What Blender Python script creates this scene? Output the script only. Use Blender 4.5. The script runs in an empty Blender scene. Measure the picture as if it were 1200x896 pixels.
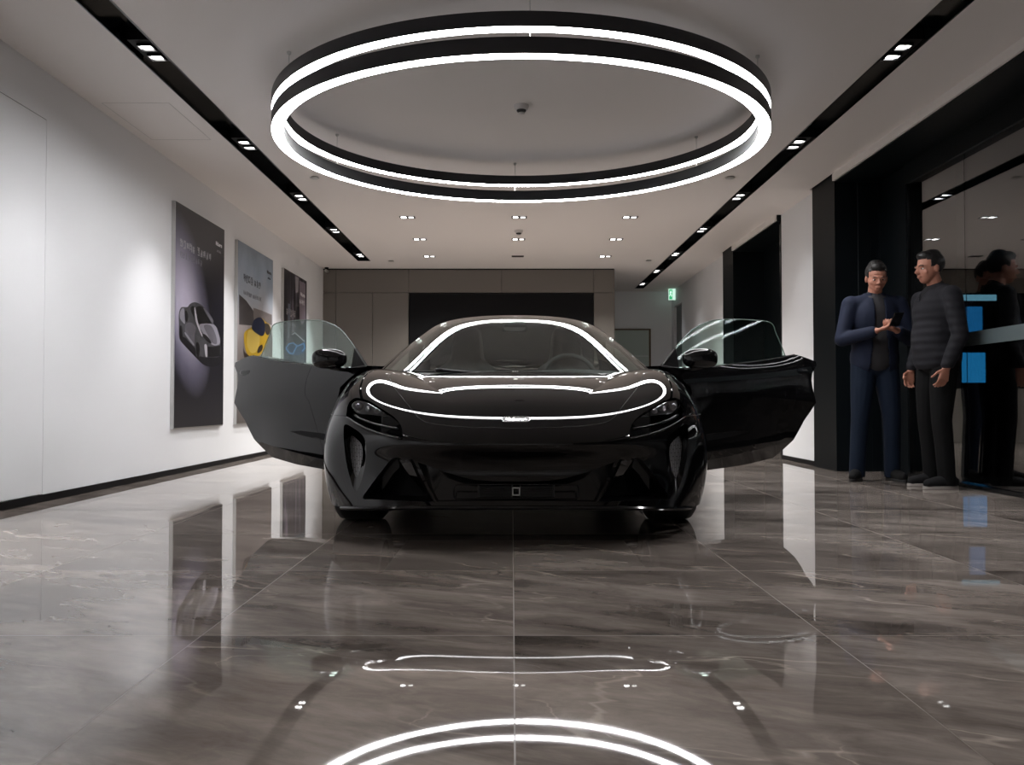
import bpy, bmesh, math, random
import numpy as np
from mathutils import Vector, Matrix
from mathutils.geometry import delaunay_2d_cdt

SC = bpy.context.scene
COL = SC.collection
PI = math.pi
rnd = random.Random(7)

# ------------------------------------------------------------------ camera model
F = 1040.0; CH = 0.61; TH = math.atan(24.0 / F); CT, ST = math.cos(TH), math.sin(TH)

def project(p):
    X, Y, Z = p; dz = Z - CH
    d = Y * CT + dz * ST; up = dz * CT - Y * ST
    return 600 + F * X / d, 448 - F * up / d

def ray(px, py):
    a, b = (px - 600) / F, (448 - py) / F
    return np.array([a, CT - b * ST, ST + b * CT])

def on_plane(px, py, n, q):
    r = ray(px, py); o = np.array([0, 0, CH]); n = np.array(n, float); q = np.array(q, float)
    t = np.dot(q - o, n) / np.dot(r, n)
    return o + r * t

def at_depth(px, py, Y): return on_plane(px, py, (0, 1, 0), (0, Y, 0))

# ------------------------------------------------------------------ materials
def principled(name, col, rough=0.5, metal=0.0, coat=0.0, ior=1.5, emit=None, estr=0.0, spec=0.5, bump=None):
    m = bpy.data.materials.new(name); m.use_nodes = True
    b = m.node_tree.nodes['Principled BSDF']
    b.inputs['Base Color'].default_value = (*col, 1)
    b.inputs['Roughness'].default_value = rough
    b.inputs['Metallic'].default_value = metal
    b.inputs['IOR'].default_value = ior
    b.inputs['Specular IOR Level'].default_value = spec
    if coat:
        b.inputs['Coat Weight'].default_value = coat; b.inputs['Coat Roughness'].default_value = 0.01
    if emit:
        b.inputs['Emission Color'].default_value = (*emit, 1); b.inputs['Emission Strength'].default_value = estr
    if bump:
        nt = m.node_tree; tc = nt.nodes.new('ShaderNodeTexCoord')
        no = nt.nodes.new('ShaderNodeTexNoise'); no.inputs['Scale'].default_value = bump[0]; no.inputs['Detail'].default_value = 3
        bp = nt.nodes.new('ShaderNodeBump'); bp.inputs['Strength'].default_value = bump[1]; bp.inputs['Distance'].default_value = bump[2]
        nt.links.new(tc.outputs['Object'], no.inputs['Vector']); nt.links.new(no.outputs['Fac'], bp.inputs['Height'])
        nt.links.new(bp.outputs['Normal'], b.inputs['Normal'])
    return m

def srgb(r, g, b):
    f = lambda c: (c / 255 / 12.92) if c / 255 <= 0.04045 else ((c / 255 + 0.055) / 1.055) ** 2.4
    return (f(r), f(g), f(b))

def glass_mat(name, tint, ior=1.5, rough=0.0):
    m = bpy.data.materials.new(name); m.use_nodes = True; nt = m.node_tree
    for n in list(nt.nodes): nt.nodes.remove(n)
    out = nt.nodes.new('ShaderNodeOutputMaterial'); mx = nt.nodes.new('ShaderNodeMixShader')
    tr = nt.nodes.new('ShaderNodeBsdfTransparent'); tr.inputs['Color'].default_value = (*tint, 1)
    gl = nt.nodes.new('ShaderNodeBsdfGlossy'); gl.inputs['Roughness'].default_value = rough
    gl.inputs['Color'].default_value = (1, 1, 1, 1)
    fr = nt.nodes.new('ShaderNodeFresnel'); fr.inputs['IOR'].default_value = ior
    geo = nt.nodes.new('ShaderNodeNewGeometry')       # both faces of the thin sheet reflect like the outer one
    vt = nt.nodes.new('ShaderNodeVectorMath'); vt.operation = 'DOT_PRODUCT'
    nt.links.new(geo.outputs['Normal'], vt.inputs[0]); nt.links.new(geo.outputs['Incoming'], vt.inputs[1])
    ab = nt.nodes.new('ShaderNodeMath'); ab.operation = 'ABSOLUTE'; nt.links.new(vt.outputs['Value'], ab.inputs[0])
    sb = nt.nodes.new('ShaderNodeMath'); sb.operation = 'SUBTRACT'; sb.inputs[0].default_value = 1.0; nt.links.new(ab.outputs[0], sb.inputs[1])
    pw = nt.nodes.new('ShaderNodeMath'); pw.operation = 'POWER'; nt.links.new(sb.outputs[0], pw.inputs[0]); pw.inputs[1].default_value = 5
    r0 = ((ior - 1) / (ior + 1)) ** 2
    ma = nt.nodes.new('ShaderNodeMath'); ma.operation = 'MULTIPLY_ADD'; nt.links.new(pw.outputs[0], ma.inputs[0])
    ma.inputs[1].default_value = 1 - r0; ma.inputs[2].default_value = r0
    nt.links.new(ma.outputs[0], mx.inputs[0]); nt.nodes.remove(fr)
    nt.links.new(tr.outputs[0], mx.inputs[1]); nt.links.new(gl.outputs[0], mx.inputs[2]); nt.links.new(mx.outputs[0], out.inputs[0])
    return m

def emission(name, col, s):
    m = bpy.data.materials.new(name); m.use_nodes = True; nt = m.node_tree
    for n in list(nt.nodes): nt.nodes.remove(n)
    out = nt.nodes.new('ShaderNodeOutputMaterial'); e = nt.nodes.new('ShaderNodeEmission')
    e.inputs[0].default_value = (*col, 1); e.inputs[1].default_value = s
    nt.links.new(e.outputs[0], out.inputs[0]); return m

M = {}
M['ceiling'] = principled('ceiling_paint', (.78, .745, .725), .7)
M['wall'] = principled('wall_paint', (.79, .80, .82), .6)
M['black'] = principled('black_matt', (.005, .005, .006), .45, spec=.15)
M['blackgloss'] = principled('black_gloss', (.004, .005, .006), .12)
M['darkpanel'] = principled('dark_panel', (.003, .005, .0065), .45, spec=.15)
M['graypanel'] = principled('taupe_panel', (.15, .137, .122), .42, bump=(3, .1, .01))
M['paint'] = principled('black_car_paint', (.0035, .0035, .004), .02, coat=1.0)
M['paint'].node_tree.nodes['Principled BSDF'].inputs['Specular IOR Level'].default_value = 0.0
M['paint'].node_tree.nodes['Principled BSDF'].inputs['Coat IOR'].default_value = 1.48
M['darkplastic'] = principled('dark_plastic', (.008, .008, .009), .35)
M['rubber'] = principled('tyre_rubber', (.008, .008, .008), .65)
M['rim'] = principled('dark_rim', (.03, .03, .032), .25, metal=.9)
M['chrome'] = principled('chrome', (.85, .85, .86), .08, metal=1)
M['silver'] = principled('brushed_silver', (.55, .55, .54), .35, metal=.8)
M['lampglass'] = glass_mat('headlight_glass', (.75, .76, .78), 1.5)
M['lampbody'] = principled('headlight_body', (.30, .30, .32), .3, metal=.5)
M['windscreen'] = glass_mat('windscreen_glass', (.80, .85, .83), 1.5)
M['doorglass'] = glass_mat('door_glass', (.78, .88, .85), 1.5)
M['wallglass'] = glass_mat('partition_glass', (.55, .58, .60), 2.2)
M['frost'] = principled('frosted_strip', (.08, .105, .11), .5)
M['leather'] = principled('seat_leather', (.05, .046, .045), .55)
M['cabin'] = principled('cabin_trim', (.03, .03, .032), .6)
M['ringframe'] = principled('ring_frame_paint', (.012, .013, .017), .4)
M['strip'] = emission('ring_diffuser', (1.0, .99, 1.0), 16.0)
M['lamp'] = emission('spot_lens', (1.0, .98, .95), 7.0)
M['lampdim'] = emission('downlight_lens', (1.0, .98, .95), 1.6)
M['plastic'] = principled('white_plastic', (.6, .58, .57), .5)
M['skin'] = principled('skin', srgb(165, 112, 92), .55)
M['sail'] = principled('sail_black', (.004, .004, .004), .5, spec=.15)
M['hair'] = principled('black_hair', (.006, .005, .005), .5)

# ------------------------------------------------------------------ object helpers
def tag(o, label=None, cat=None, group=None, kind=None):
    if label: o['label'] = label
    if cat: o['category'] = cat
    if group: o['group'] = group
    if kind: o['kind'] = kind
    return o

def empty(name, loc=(0, 0, 0), parent=None, rz=0):
    o = bpy.data.objects.new(name, None); COL.objects.link(o); o.location = loc; o.rotation_euler = (0, 0, rz)
    o.empty_display_size = .1
    if parent: o.parent = parent
    return o

def mesh_obj(name, verts, faces, mat, parent=None, smooth=False, normals=None, loc=None):
    me = bpy.data.meshes.new(name)
    me.from_pydata([tuple(map(float, v)) for v in verts], [], [tuple(map(int, f)) for f in faces]); me.update()
    me.materials.append(mat)
    if smooth or normals is not None:
        me.polygons.foreach_set('use_smooth', [True] * len(me.polygons))
    if normals is not None:
        me.normals_split_custom_set_from_vertices([tuple(map(float, n)) for n in normals])
    o = bpy.data.objects.new(name, me); COL.objects.link(o)
    if parent: o.parent = parent
    if loc is not None: o.location = loc
    return o

class MB:
    def __init__(s): s.v = []; s.f = []
    def add(s, v, f):
        n = len(s.v); s.v += [tuple(p) for p in v]; s.f += [tuple(i + n for i in q) for q in f]; return s
    def box(s, a, b):
        x0, y0, z0 = a; x1, y1, z1 = b
        x0, x1 = sorted((x0, x1)); y0, y1 = sorted((y0, y1)); z0, z1 = sorted((z0, z1))
        v = [(x0, y0, z0), (x1, y0, z0), (x1, y1, z0), (x0, y1, z0), (x0, y0, z1), (x1, y0, z1), (x1, y1, z1), (x0, y1, z1)]
        return s.add(v, [(0, 3, 2, 1), (4, 5, 6, 7), (0, 1, 5, 4), (1, 2, 6, 5), (2, 3, 7, 6), (3, 0, 4, 7)])
    def obox(s, c, ex, ey, ez):
        c, ex, ey, ez = map(np.array, (c, ex, ey, ez)); v = []
        for k in (-1, 1):
            for i, j in ((-1, -1), (1, -1), (1, 1), (-1, 1)): v.append(c + i * ex + j * ey + k * ez)
        return s.add(v, [(0, 3, 2, 1), (4, 5, 6, 7), (0, 1, 5, 4), (1, 2, 6, 5), (2, 3, 7, 6), (3, 0, 4, 7)])
    def tube(s, pts, r, n=12, cap=True, close=False):
        pts = [np.array(p, float) for p in pts]; m = len(pts); rr = r if hasattr(r, '__len__') else [r] * m
        base = len(s.v); up = None
        for i, p in enumerate(pts):
            if close: t = pts[(i + 1) % m] - pts[i - 1]
            else: t = pts[min(i + 1, m - 1)] - pts[max(i - 1, 0)]
            t /= (np.linalg.norm(t) + 1e-12)
            if up is None:
                up = np.array([0, 0, 1.0]) if abs(t[2]) < .9 else np.array([1.0, 0, 0])
            a = np.cross(t, up); a /= np.linalg.norm(a); b = np.cross(a, t); up = b
            for k in range(n):
                an = 2 * PI * k / n; s.v.append(tuple(p + rr[i] * (math.cos(an) * a + math.sin(an) * b)))
        rng = range(m if close else m - 1)
        for i in rng:
            j = (i + 1) % m
            for k in range(n):
                l = (k + 1) % n; s.f.append((base + i * n + k, base + i * n + l, base + j * n + l, base + j * n + k))
        if cap and not close:
            s.f.append(tuple(base + k for k in reversed(range(n)))); s.f.append(tuple(base + (m - 1) * n + k for k in range(n)))
        return s
    def lathe(s, prof, c=(0, 0, 0), axis='z', n=32, cap=False):
        base = len(s.v); m = len(prof)
        for r, h in prof:
            for k in range(n):
                a = 2 * PI * k / n; u, w = r * math.cos(a), r * math.sin(a)
                p = {'z': (u, w, h), 'x': (h, u, w), 'y': (u, h, w)}[axis]
                s.v.append((c[0] + p[0], c[1] + p[1], c[2] + p[2]))
        for i in range(m - 1):
            for k in range(n):
                l = (k + 1) % n
                s.f.append((base + i * n + k, base + i * n + l, base + (i + 1) * n + l, base + (i + 1) * n + k))
        if cap:
            s.f.append(tuple(base + k for k in reversed(range(n)))); s.f.append(tuple(base + (m - 1) * n + k for k in range(n)))
        return s
    def ellipsoid(s, c, r, n=20, m=12, e=1.0, rot=None):
        base = len(s.v); c = np.array(c, float)
        sg = lambda x: math.copysign(abs(x) ** e, x)
        for i in range(m + 1):
            th = PI * i / m
            for k in range(n):
                ph = 2 * PI * k / n
                p = np.array([r[0] * sg(math.sin(th)) * sg(math.cos(ph)), r[1] * sg(math.sin(th)) * sg(math.sin(ph)), r[2] * sg(math.cos(th))])
                if rot is not None: p = np.array(rot) @ p
                s.v.append(tuple(c + p))
        for i in range(m):
            for k in range(n):
                l = (k + 1) % n; s.f.append((base + i * n + k, base + (i + 1) * n + k, base + (i + 1) * n + l, base + i * n + l))
        return s
    def prism(s, poly, axis_off):                         # poly: list of 3-D points (planar), extruded by the vector
        n = len(poly); off = np.array(axis_off, float)
        v = [tuple(p) for p in poly] + [tuple(np.array(p) + off) for p in poly]
        return s.add(v, [tuple(range(n)), tuple(reversed(range(n, 2 * n)))] + [(i, i + n, (i + 1) % n + n, (i + 1) % n) for i in range(n)])
    def build(s, name, mat, parent=None, smooth=False, bevel=0, seg=2, angle=None, loc=None, clean=True):
        o = mesh_obj(name, s.v, s.f, mat, parent, smooth, loc=loc)
        if clean:
            bm = bmesh.new(); bm.from_mesh(o.data)
            bmesh.ops.remove_doubles(bm, verts=bm.verts, dist=1e-6)
            bmesh.ops.recalc_face_normals(bm, faces=bm.faces)
            bm.to_mesh(o.data); bm.free()
        if smooth and angle: o.data.set_sharp_from_angle(angle=math.radians(angle))
        if bevel:
            md = o.modifiers.new('bevel', 'BEVEL'); md.width = bevel; md.segments = seg; md.limit_method = 'ANGLE'; md.angle_limit = math.radians(40)
            o.data.polygons.foreach_set('use_smooth', [True] * len(o.data.polygons))
            md.harden_normals = True
        return o

def text_obj(name, body, size, mat, parent, matrix, depth=.0006, align='CENTER', bold=0.0):
    cu = bpy.data.curves.new(name, 'FONT'); cu.body = body; cu.size = size; cu.extrude = depth; cu.align_x = align; cu.align_y = 'CENTER'; cu.offset = bold
    t = bpy.data.objects.new(name, cu); COL.objects.link(t)
    dg = bpy.context.evaluated_depsgraph_get(); me = bpy.data.meshes.new_from_object(t.evaluated_get(dg))
    bpy.data.objects.remove(t); me.name = name
    me.transform(matrix); me.materials.clear(); me.materials.append(mat)
    o = bpy.data.objects.new(name, me); COL.objects.link(o); o.parent = parent
    return o

def struct(o): o['kind'] = 'structure'; return o
# ================================================================== THE ROOM
XL, XR, H = -2.90, 2.95, 2.67          # side walls, ceiling height
XG = 3.30                              # glass line on the right
YN, YB = -5.0, 13.58                   # behind the camera / feature wall
YE = 16.35                             # far white wall of the passage
J1a, J1b = 7.94, 8.55                  # dark jamb before the pillar
P2 = 9.68; J2a, J2b = 11.6, 12.17
YG = 7.36

def marble():
    m = bpy.data.materials.new('brown_marble'); m.use_nodes = True; nt = m.node_tree; L = nt.links.new
    b = nt.nodes['Principled BSDF']
    def N(t, **k):
        n = nt.nodes.new(t)
        for a, v in k.items(): setattr(n, a, v)
        return n
    def math_(op, a, b_=None, c=None):
        n = N('ShaderNodeMath', operation=op)
        for i, x in enumerate((a, b_, c)):
            if x is None: continue
            if isinstance(x, (int, float)): n.inputs[i].default_value = x
            else: L(x, n.inputs[i])
        return n.outputs[0]
    tc = N('ShaderNodeTexCoord'); sp = N('ShaderNodeSeparateXYZ'); L(tc.outputs['Object'], sp.inputs[0])
    X, Y = sp.outputs[0], sp.outputs[1]
    xs = [-2.60, -1.70, -.815, .005, .822, 1.71, 2.60]
    dx = None; ix = None
    for x in xs:
        d = math_('ABSOLUTE', math_('SUBTRACT', X, x)); dx = d if dx is None else math_('MINIMUM', dx, d)
        g = math_('GREATER_THAN', X, x); ix = g if ix is None else math_('ADD', ix, g)
    Lt = .904; ty = math_('DIVIDE', math_('SUBTRACT', Y, 2.345 - 10 * Lt), Lt)
    iy = math_('FLOOR', ty); fy = math_('FRACT', ty)
    dy = math_('MULTIPLY', math_('MINIMUM', fy, math_('SUBTRACT', 1.0, fy)), Lt)
    grout = math_('LESS_THAN', math_('MINIMUM', dx, dy), .0016)
    tile = math_('ADD', math_('MULTIPLY', ix, 7.31), math_('MULTIPLY', iy, 3.77))
    wn = N('ShaderNodeTexWhiteNoise', noise_dimensions='1D'); L(tile, wn.inputs['W'])
    # coordinates moved tile by tile so that the veins break at the joints
    cmb = N('ShaderNodeCombineXYZ')
    L(math_('ADD', math_('MULTIPLY', X, .62), math_('MULTIPLY', math_('FLOOR', math_('MULTIPLY', wn.outputs[0], 40)), 1.7)), cmb.inputs[0])
    L(math_('ADD', math_('MULTIPLY', Y, 1.5), math_('MULTIPLY', X, .55)), cmb.inputs[1])
    L(math_('MULTIPLY', tile, .37), cmb.inputs[2])
    warp = N('ShaderNodeTexNoise'); warp.inputs['Scale'].default_value = 2.2; warp.inputs['Detail'].default_value = 5
    L(cmb.outputs[0], warp.inputs['Vector'])
    vm = N('ShaderNodeVectorMath', operation='MULTIPLY_ADD'); L(warp.outputs['Color'], vm.inputs[0]); vm.inputs[1].default_value = (.55, .4, .3); L(cmb.outputs[0], vm.inputs[2])
    base = N('ShaderNodeTexNoise'); base.inputs['Scale'].default_value = 2.6; base.inputs['Detail'].default_value = 8; base.inputs['Roughness'].default_value = .68
    L(vm.outputs[0], base.inputs['Vector'])
    cr = N('ShaderNodeValToRGB'); e = cr.color_ramp.elements
    e[0].position = .30; e[0].color = (.065, .053, .046, 1); e[1].position = .72; e[1].color = (.44, .385, .345, 1)
    k = e.new(.5); k.color = (.225, .192, .170, 1)
    L(base.outputs['Fac'], cr.inputs[0])
    def veins(scale, width, off):
        mp = N('ShaderNodeVectorMath', operation='ADD'); L(vm.outputs[0], mp.inputs[0]); mp.inputs[1].default_value = (off, off * .7, off)
        n = N('ShaderNodeTexNoise'); n.inputs['Scale'].default_value = scale; n.inputs['Detail'].default_value = 3; n.inputs['Roughness'].default_value = .5
        L(mp.outputs[0], n.inputs['Vector'])
        a = math_('ABSOLUTE', math_('SUBTRACT', n.outputs['Fac'], .5))
        return math_('SUBTRACT', 1.0, math_('MINIMUM', math_('DIVIDE', a, width), 1.0))
    v1 = veins(.8, .0060, 3.1); v2 = veins(1.7, .0045, 9.4)
    br = N('ShaderNodeTexNoise'); br.inputs['Scale'].default_value = 3.0; L(vm.outputs[0], br.inputs['Vector'])
    brk = math_('MULTIPLY', math_('MAXIMUM', math_('SUBTRACT', br.outputs['Fac'], .44), 0.0), 5.0)
    vv = math_('MINIMUM', math_('MULTIPLY', math_('ADD', math_('MULTIPLY', v1, 1.0), math_('MULTIPLY', v2, .7)), brk), 1.0)
    mx = N('ShaderNodeMix', data_type='RGBA'); L(math_('MULTIPLY', vv, .85), mx.inputs['Factor']); L(cr.outputs[0], mx.inputs['A']); mx.inputs['B'].default_value = (.55, .48, .42, 1)
    tv = N('ShaderNodeMix', data_type='RGBA', blend_type='MULTIPLY'); tv.inputs['Factor'].default_value = 1
    L(mx.outputs['Result'], tv.inputs['A'])
    tone = N('ShaderNodeCombineColor'); tn = math_('MULTIPLY_ADD', wn.outputs[0], .28, .84)
    for i in range(3): L(tn, tone.inputs[i])
    L(tone.outputs[0], tv.inputs['B'])
    gm = N('ShaderNodeMix', data_type='RGBA'); L(grout, gm.inputs['Factor']); L(tv.outputs['Result'], gm.inputs['A']); gm.inputs['B'].default_value = (.22, .19, .16, 1)
    L(gm.outputs['Result'], b.inputs['Base Color'])
    rg = math_('MULTIPLY_ADD', base.outputs['Fac'], .03, .006)
    L(math_('ADD', rg, math_('MULTIPLY', grout, .3)), b.inputs['Roughness'])
    b.inputs['IOR'].default_value = 1.62
    wv = N('ShaderNodeTexNoise'); wv.inputs['Scale'].default_value = 1.6; wv.inputs['Detail'].default_value = 1; L(tc.outputs['Object'], wv.inputs['Vector'])
    bp = N('ShaderNodeBump'); bp.inputs['Strength'].default_value = .25; bp.inputs['Distance'].default_value = .0035
    L(wv.outputs['Fac'], bp.inputs['Height']); L(bp.outputs['Normal'], b.inputs['Normal'])
    return m
M['marble'] = marble()

# the floor: level, with a shallow added dip that shifts the ring light's reflection
fy_ = [YN, -2, 0, .6] + [.6 + .05 * k for k in range(1, 32)] + [3, 6, 10, 14, 18]
def floor_h(y):
    if y >= 2.05: return 0.0
    z = 0.0; t = 2.05
    while t > max(y, .2):
        sl = .0195 * min(1, (2.05 - t) / .22) if t > 1.35 else .0195 * max(0, (t - .85) / .5)
        z -= sl * .01; t -= .01
    return z
fm = MB(); fx = [XL - .2, 12]
for y in fy_:
    z = floor_h(y)
    for x in fx: fm.v.append((x, y, z))
n_ = len(fy_)
for i in range(n_ - 1): fm.f.append((2 * i, 2 * i + 1, 2 * i + 3, 2 * i + 2))
b_ = len(fm.v); fm.v += [(fx[0], YN, -.15), (fx[1], YN, -.15), (fx[1], 18, -.15), (fx[0], 18, -.15)]; fm.f.append((b_ + 3, b_ + 2, b_ + 1, b_))
fm.f.append((b_, b_ + 1, 1, 0)); fm.f.append((b_ + 2, b_ + 3, 2 * n_ - 2, 2 * n_ - 1))
struct(fm.build('floor', M['marble'], smooth=True, angle=20))

# ceiling with two open slots for the light tracks
TL = (-2.235, -2.05, YN, 12.83); TR = (2.20, 2.365, YN, 15.9)
c = MB()
zt = H + .12
c.box((XL - .2, YN, H), (TL[0], 17, zt)); c.box((TL[0], TL[3], H), (TL[1], 17, zt)); c.box((TL[1], YN, H), (TR[0], 17, zt))
c.box((TR[0], TR[3], H), (TR[1], 17, zt)); c.box((TR[1], YN, H), (2.88, 17, zt))
c.box((2.88, J1b, H), (3.6, P2, zt)); c.box((2.88, J2b, H), (3.6, 17, zt))
c.box((2.88, YN, H - .065), (2.90, J1a, zt)); c.box((2.88, P2, H - .065), (2.90, J2a, zt))
c.box((XL - .2, YN, zt), (3.6, 17, zt + .05))
struct(c.build('ceiling', M['ceiling']))
for k, T in ((1, TL), (2, TR)):
    t = MB(); x0, x1, y0, y1 = T; e = .004
    t.box((x0 - .0, y0, H - .003), (x0 + .008, y1, zt - .01)); t.box((x1 - .008, y0, H - .003), (x1, y1, zt - .01))
    t.box((x0, y1 - .008, H - .003), (x1, y1, zt - .01)); t.box((x0 + .008, y0, zt - .03), (x1 - .008, y1 - .008, zt - .005))
    struct(t.build('trim_%d' % k, M['blackgloss']))

# walls
w = MB(); DH, DY = 2.37, 5.49                       # flush door in the left wall
g = .004
w.box((XL - .2, DY + g, 0), (XL, YE + .5, H)); w.box((XL - .2, YN, DH + g), (XL, DY + g, H)); w.box((XL - .2, YN, 0), (XL, DY - 1.35 - g, DH + g))
w.box((XL - .2, DY - 1.35 - g, 0), (XL - .03, DY + g, DH + g))
struct(w.build('wall_left', M['wall']))
struct(MB().box((XL - .02, DY - 1.4, .05), (XL - .003, DY + .03, DH + .03)).build('trim_8', M['black']))
struct(MB().box((XL - .025, DY - 1.35, .05), (XL + .001, DY, DH)).build('door_1', M['wall'], bevel=.0015))
b = MB(); b.box((XL, YN, 0), (XL + .012, YB, .045)); b.box((XL, YB - .012, 0), (XL, YB, .0451))
struct(b.build('baseboard_left', M['black']))

w = MB()
w.box((XR, J1b, 0), (3.7, P2, H)); w.box((XR, J2b, 0), (3.7, 15.38, H)); w.box((XR, 15.38, 2.36), (3.7, 16.15, H)); w.box((XR, 16.15, 0), (3.7, YE, H))
struct(w.build('wall_right', M['wall']))
b = MB(); b.box((XR - .012, J1b, 0), (XR, P2, .045)); b.box((XR - .012, J2b, 0), (XR, 15.38, .045))
struct(b.build('baseboard_right', M['black']))
struct(MB().box((XR + .05, 15.38, 0), (XR + .10, 16.15, 2.36)).build('door_2', principled('grey_blue_door', (.045, .06, .065), .35), bevel=.004))
struct(MB().box((XR - .012, J1b - .02, 0), (XR + .02, J1b, H)).box((XR - .012, P2, 0), (XR + .02, P2 + .03, H)).box((XR-.012, P2+.03, H-.02),(XR+.02,P2+.05,H)).build('trim_3', M['blackgloss']))
# dark jambs, soffits and headers round the two openings
w = MB()
w.box((2.90, J1a, 0), (3.7, J1b - .02, H + .02)); w.box((XG, YG, 0), (3.7, J1a, H)); 
w.box((2.90, YN, H - .075), (3.7, J1a, H + .1)); w.box((XG - .03, YN, 2.43), (XG + .06, YG, H - .07))
w.box((2.90, J2a, 0), (3.7, J2b, H + .02)); w.box((XG, P2, 0), (3.7, J2a, H)); w.box((2.90, P2, H - .075), (3.7, J2a, H + .1))
w.box((3.22, J1a - .002, 0), (3.225, J1a, H - .075))
struct(w.build('wall_front_right', M['darkpanel']))
struct(MB().box((3.105, J1a - .004, 0), (3.109, J1a, H - .08)).box((XG - .004, 10.6, 0), (XG, 10.605, 2.5)).build('trim_4', principled('seam_strip', (.04, .045, .05), .3)))

# glass partition
wn = struct(empty('window_1', (XG, YG, 0)))
ys = [YG, 6.43, 4.4, 2.4, .4, -1.6, YN]
for a, b_ in zip(ys[:-1], ys[1:]):
    p = MB().box((-.006, b_ - YG + .003, .03), (.006, a - YG - .003, 2.43)).build('window_pane', M['wallglass'], wn); p['kind'] = 'structure'
f_ = MB().box((-.03, YN - YG, 0), (.05, 0, .03)).box((-.02, -.03, .03), (.03, 0, 2.43)).build('window_frame', M['blackgloss'], wn)
f_['kind'] = 'structure'
s_ = MB().box((-.009, YN - YG, 1.02), (-.0062, -.04, 1.12)).build('frosted_strip', M['frost'], wn); s_['kind'] = 'structure'

# dark neighbouring room behind the glass
w = MB(); w.box((11.8, YN, 0), (12, 18, 3)); w.box((3.7, 17.0, 0), (12, 17.2, 3)); w.box((3.3, YN, 3), (12, 18, 3.1)); w.box((3.3, YN, 0), (12, YN + .1, 3)); w.box((3.65,YG,0),(3.7,17.2,3.0))
w.box((3.6, YN, H + .02), (3.7, 17, 3.05))
struct(w.build('wall_neighbour', principled('unlit_room', (.012, .012, .013), .7)))

# wall behind the camera: unseen, kept white to bounce light onto the ceiling
w = MB(); w.box((XL - .2, YN - .1, 0), (3.7, YN, H + .1))
struct(w.build('wall_front', M['wall']))
w = MB(); w.box((1.6, YE, 0), (3.7, YE + .1, H + .1))
struct(w.build('wall_back', M['wall']))

# feature wall: panels with open joints and a black screen
FX0, FX1 = XL, 1.567
sx0, sx1, sz0, sz1 = -1.585, 1.255, .83, 2.285
w = MB(); jz = 2.30
T = .04
def pan(x0, x1, z0, z1): w.box((x0 + .003, YB, z0 + .003), (x1 - .003, YB + T, z1 - .003))
for a, b_ in ((FX0, -2.70), (-2.70, sx0), (sx0, -.16), (-.16, 1.255), (1.255, FX1)): pan(a, b_, jz, H - .015)
for a, b_ in ((FX0, -2.70), (-2.70, -2.14), (-2.14, sx0), (1.255, FX1)): pan(a, b_, 0, jz)
pan(sx0, sx1, 0, sz0)
ob = struct(w.build('wall_feature', M['graypanel'], bevel=.0015))
w = MB().box((FX0, YB + T, 0), (FX1, YB + .30, H))
struct(w.build('wall_feature_core', principled('wall_core', (.03, .028, .026), .6)))
struct(MB().box((FX1 - .0, YB + T, 0), (FX1 + .012, YB + .30, H)).build('trim_5', M['graypanel']))
struct(MB().box((FX0, YB - .004, H - .014), (FX1, YB + T, H)).build('trim_6', M['black']))

def thing(name, label, cat, loc, group=None, rz=0):
    e = empty(name, loc, rz=rz); tag(e, label, cat, group); return e

sc_ = thing('video_screen', 'large black switched-off video screen set into the grey feature wall behind the car', 'screen', (-.165, YB + .02, sz0))
MB().box((sx0 + .165 + .012, 0, .012), (sx1 + .165 - .012, .018, sz1 - sz0 - .004)).build('screen_panel', M['black'], sc_)
fr = MB(); W0, W1, HH = sx0 + .165 + .003, sx1 + .165 - .003, sz1 - sz0
fr.box((W0, -.022, .003), (W0 + .01, .018, HH)); fr.box((W1 - .01, -.022, .003), (W1, .018, HH)); fr.box((W0 + .01, -.022, .003), (W1 - .01, .018, .012)); fr.box((W0 + .01, -.022, HH - .006), (W1 - .01, .018, HH))
fr.build('frame', M['blackgloss'], sc_)

# framed pale panel on the far white wall, exit sign, cctv
pb = thing('wall_panel_frame', 'framed pale green glass panel in two halves on the far white wall right of the feature wall', 'framed panel', (2.0, YE, .75))
pg = principled('pale_green_glass', (.42, .50, .46), .15)
MB().box((-.55, -.03, 0), (.52, -.005, .72)).build('lower_pane', pg, pb); MB().box((-.55, -.03, .728), (.52, -.005, 1.2)).build('upper_pane', pg, pb)
fr = MB(); fr.box((-.57, -.05, -.02), (-.55, 0, 1.225)); fr.box((.52, -.05, -.02), (.555, 0, 1.225)); fr.box((-.55, -.05, 1.2), (.52, 0, 1.225)); fr.box((-.55, -.05, -.02), (.52, 0, 0))
fr.build('frame', principled('bronze_frame', (.10, .075, .05), .3, metal=.7), pb)

ex = thing('exit_sign', 'small green exit sign mounted high beside the far doorway on the right', 'sign', (2.93, 16.0, 2.47))
MB().box((-.10, -.012, 0), (.02, .012, .20)).build('sign_case', principled('sign_white', (.5, .55, .52), .4, emit=(.6, .9, .75), estr=.35), ex)
mb = MB(); mb.box((-.09, -.014, .012), (-.035, -.0125, .188))
mb.build('green_field', emission('sign_green', (.03, .35, .14), .5), ex)
mb = MB()                                      # running figure
mb.ellipsoid((-.062, -.016, .155), (.009, .003, .010), 10, 6)
for a, b_ in (((-.062, .143), (-.066, .105)), ((-.064, .138), (-.080, .122)), ((-.064, .138), (-.046, .128)), ((-.066, .105), (-.048, .085)), ((-.048, .085), (-.052, .058)), ((-.066, .105), (-.078, .08)), ((-.078, .08), (-.088, .07))):
    mb.tube([(a[0], -.016, a[1]), (b_[0], -.016, b_[1])], .004, 6)
mb.build('running_figure', emission('sign_figure', (.7, .9, .8), .8), ex)

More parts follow.
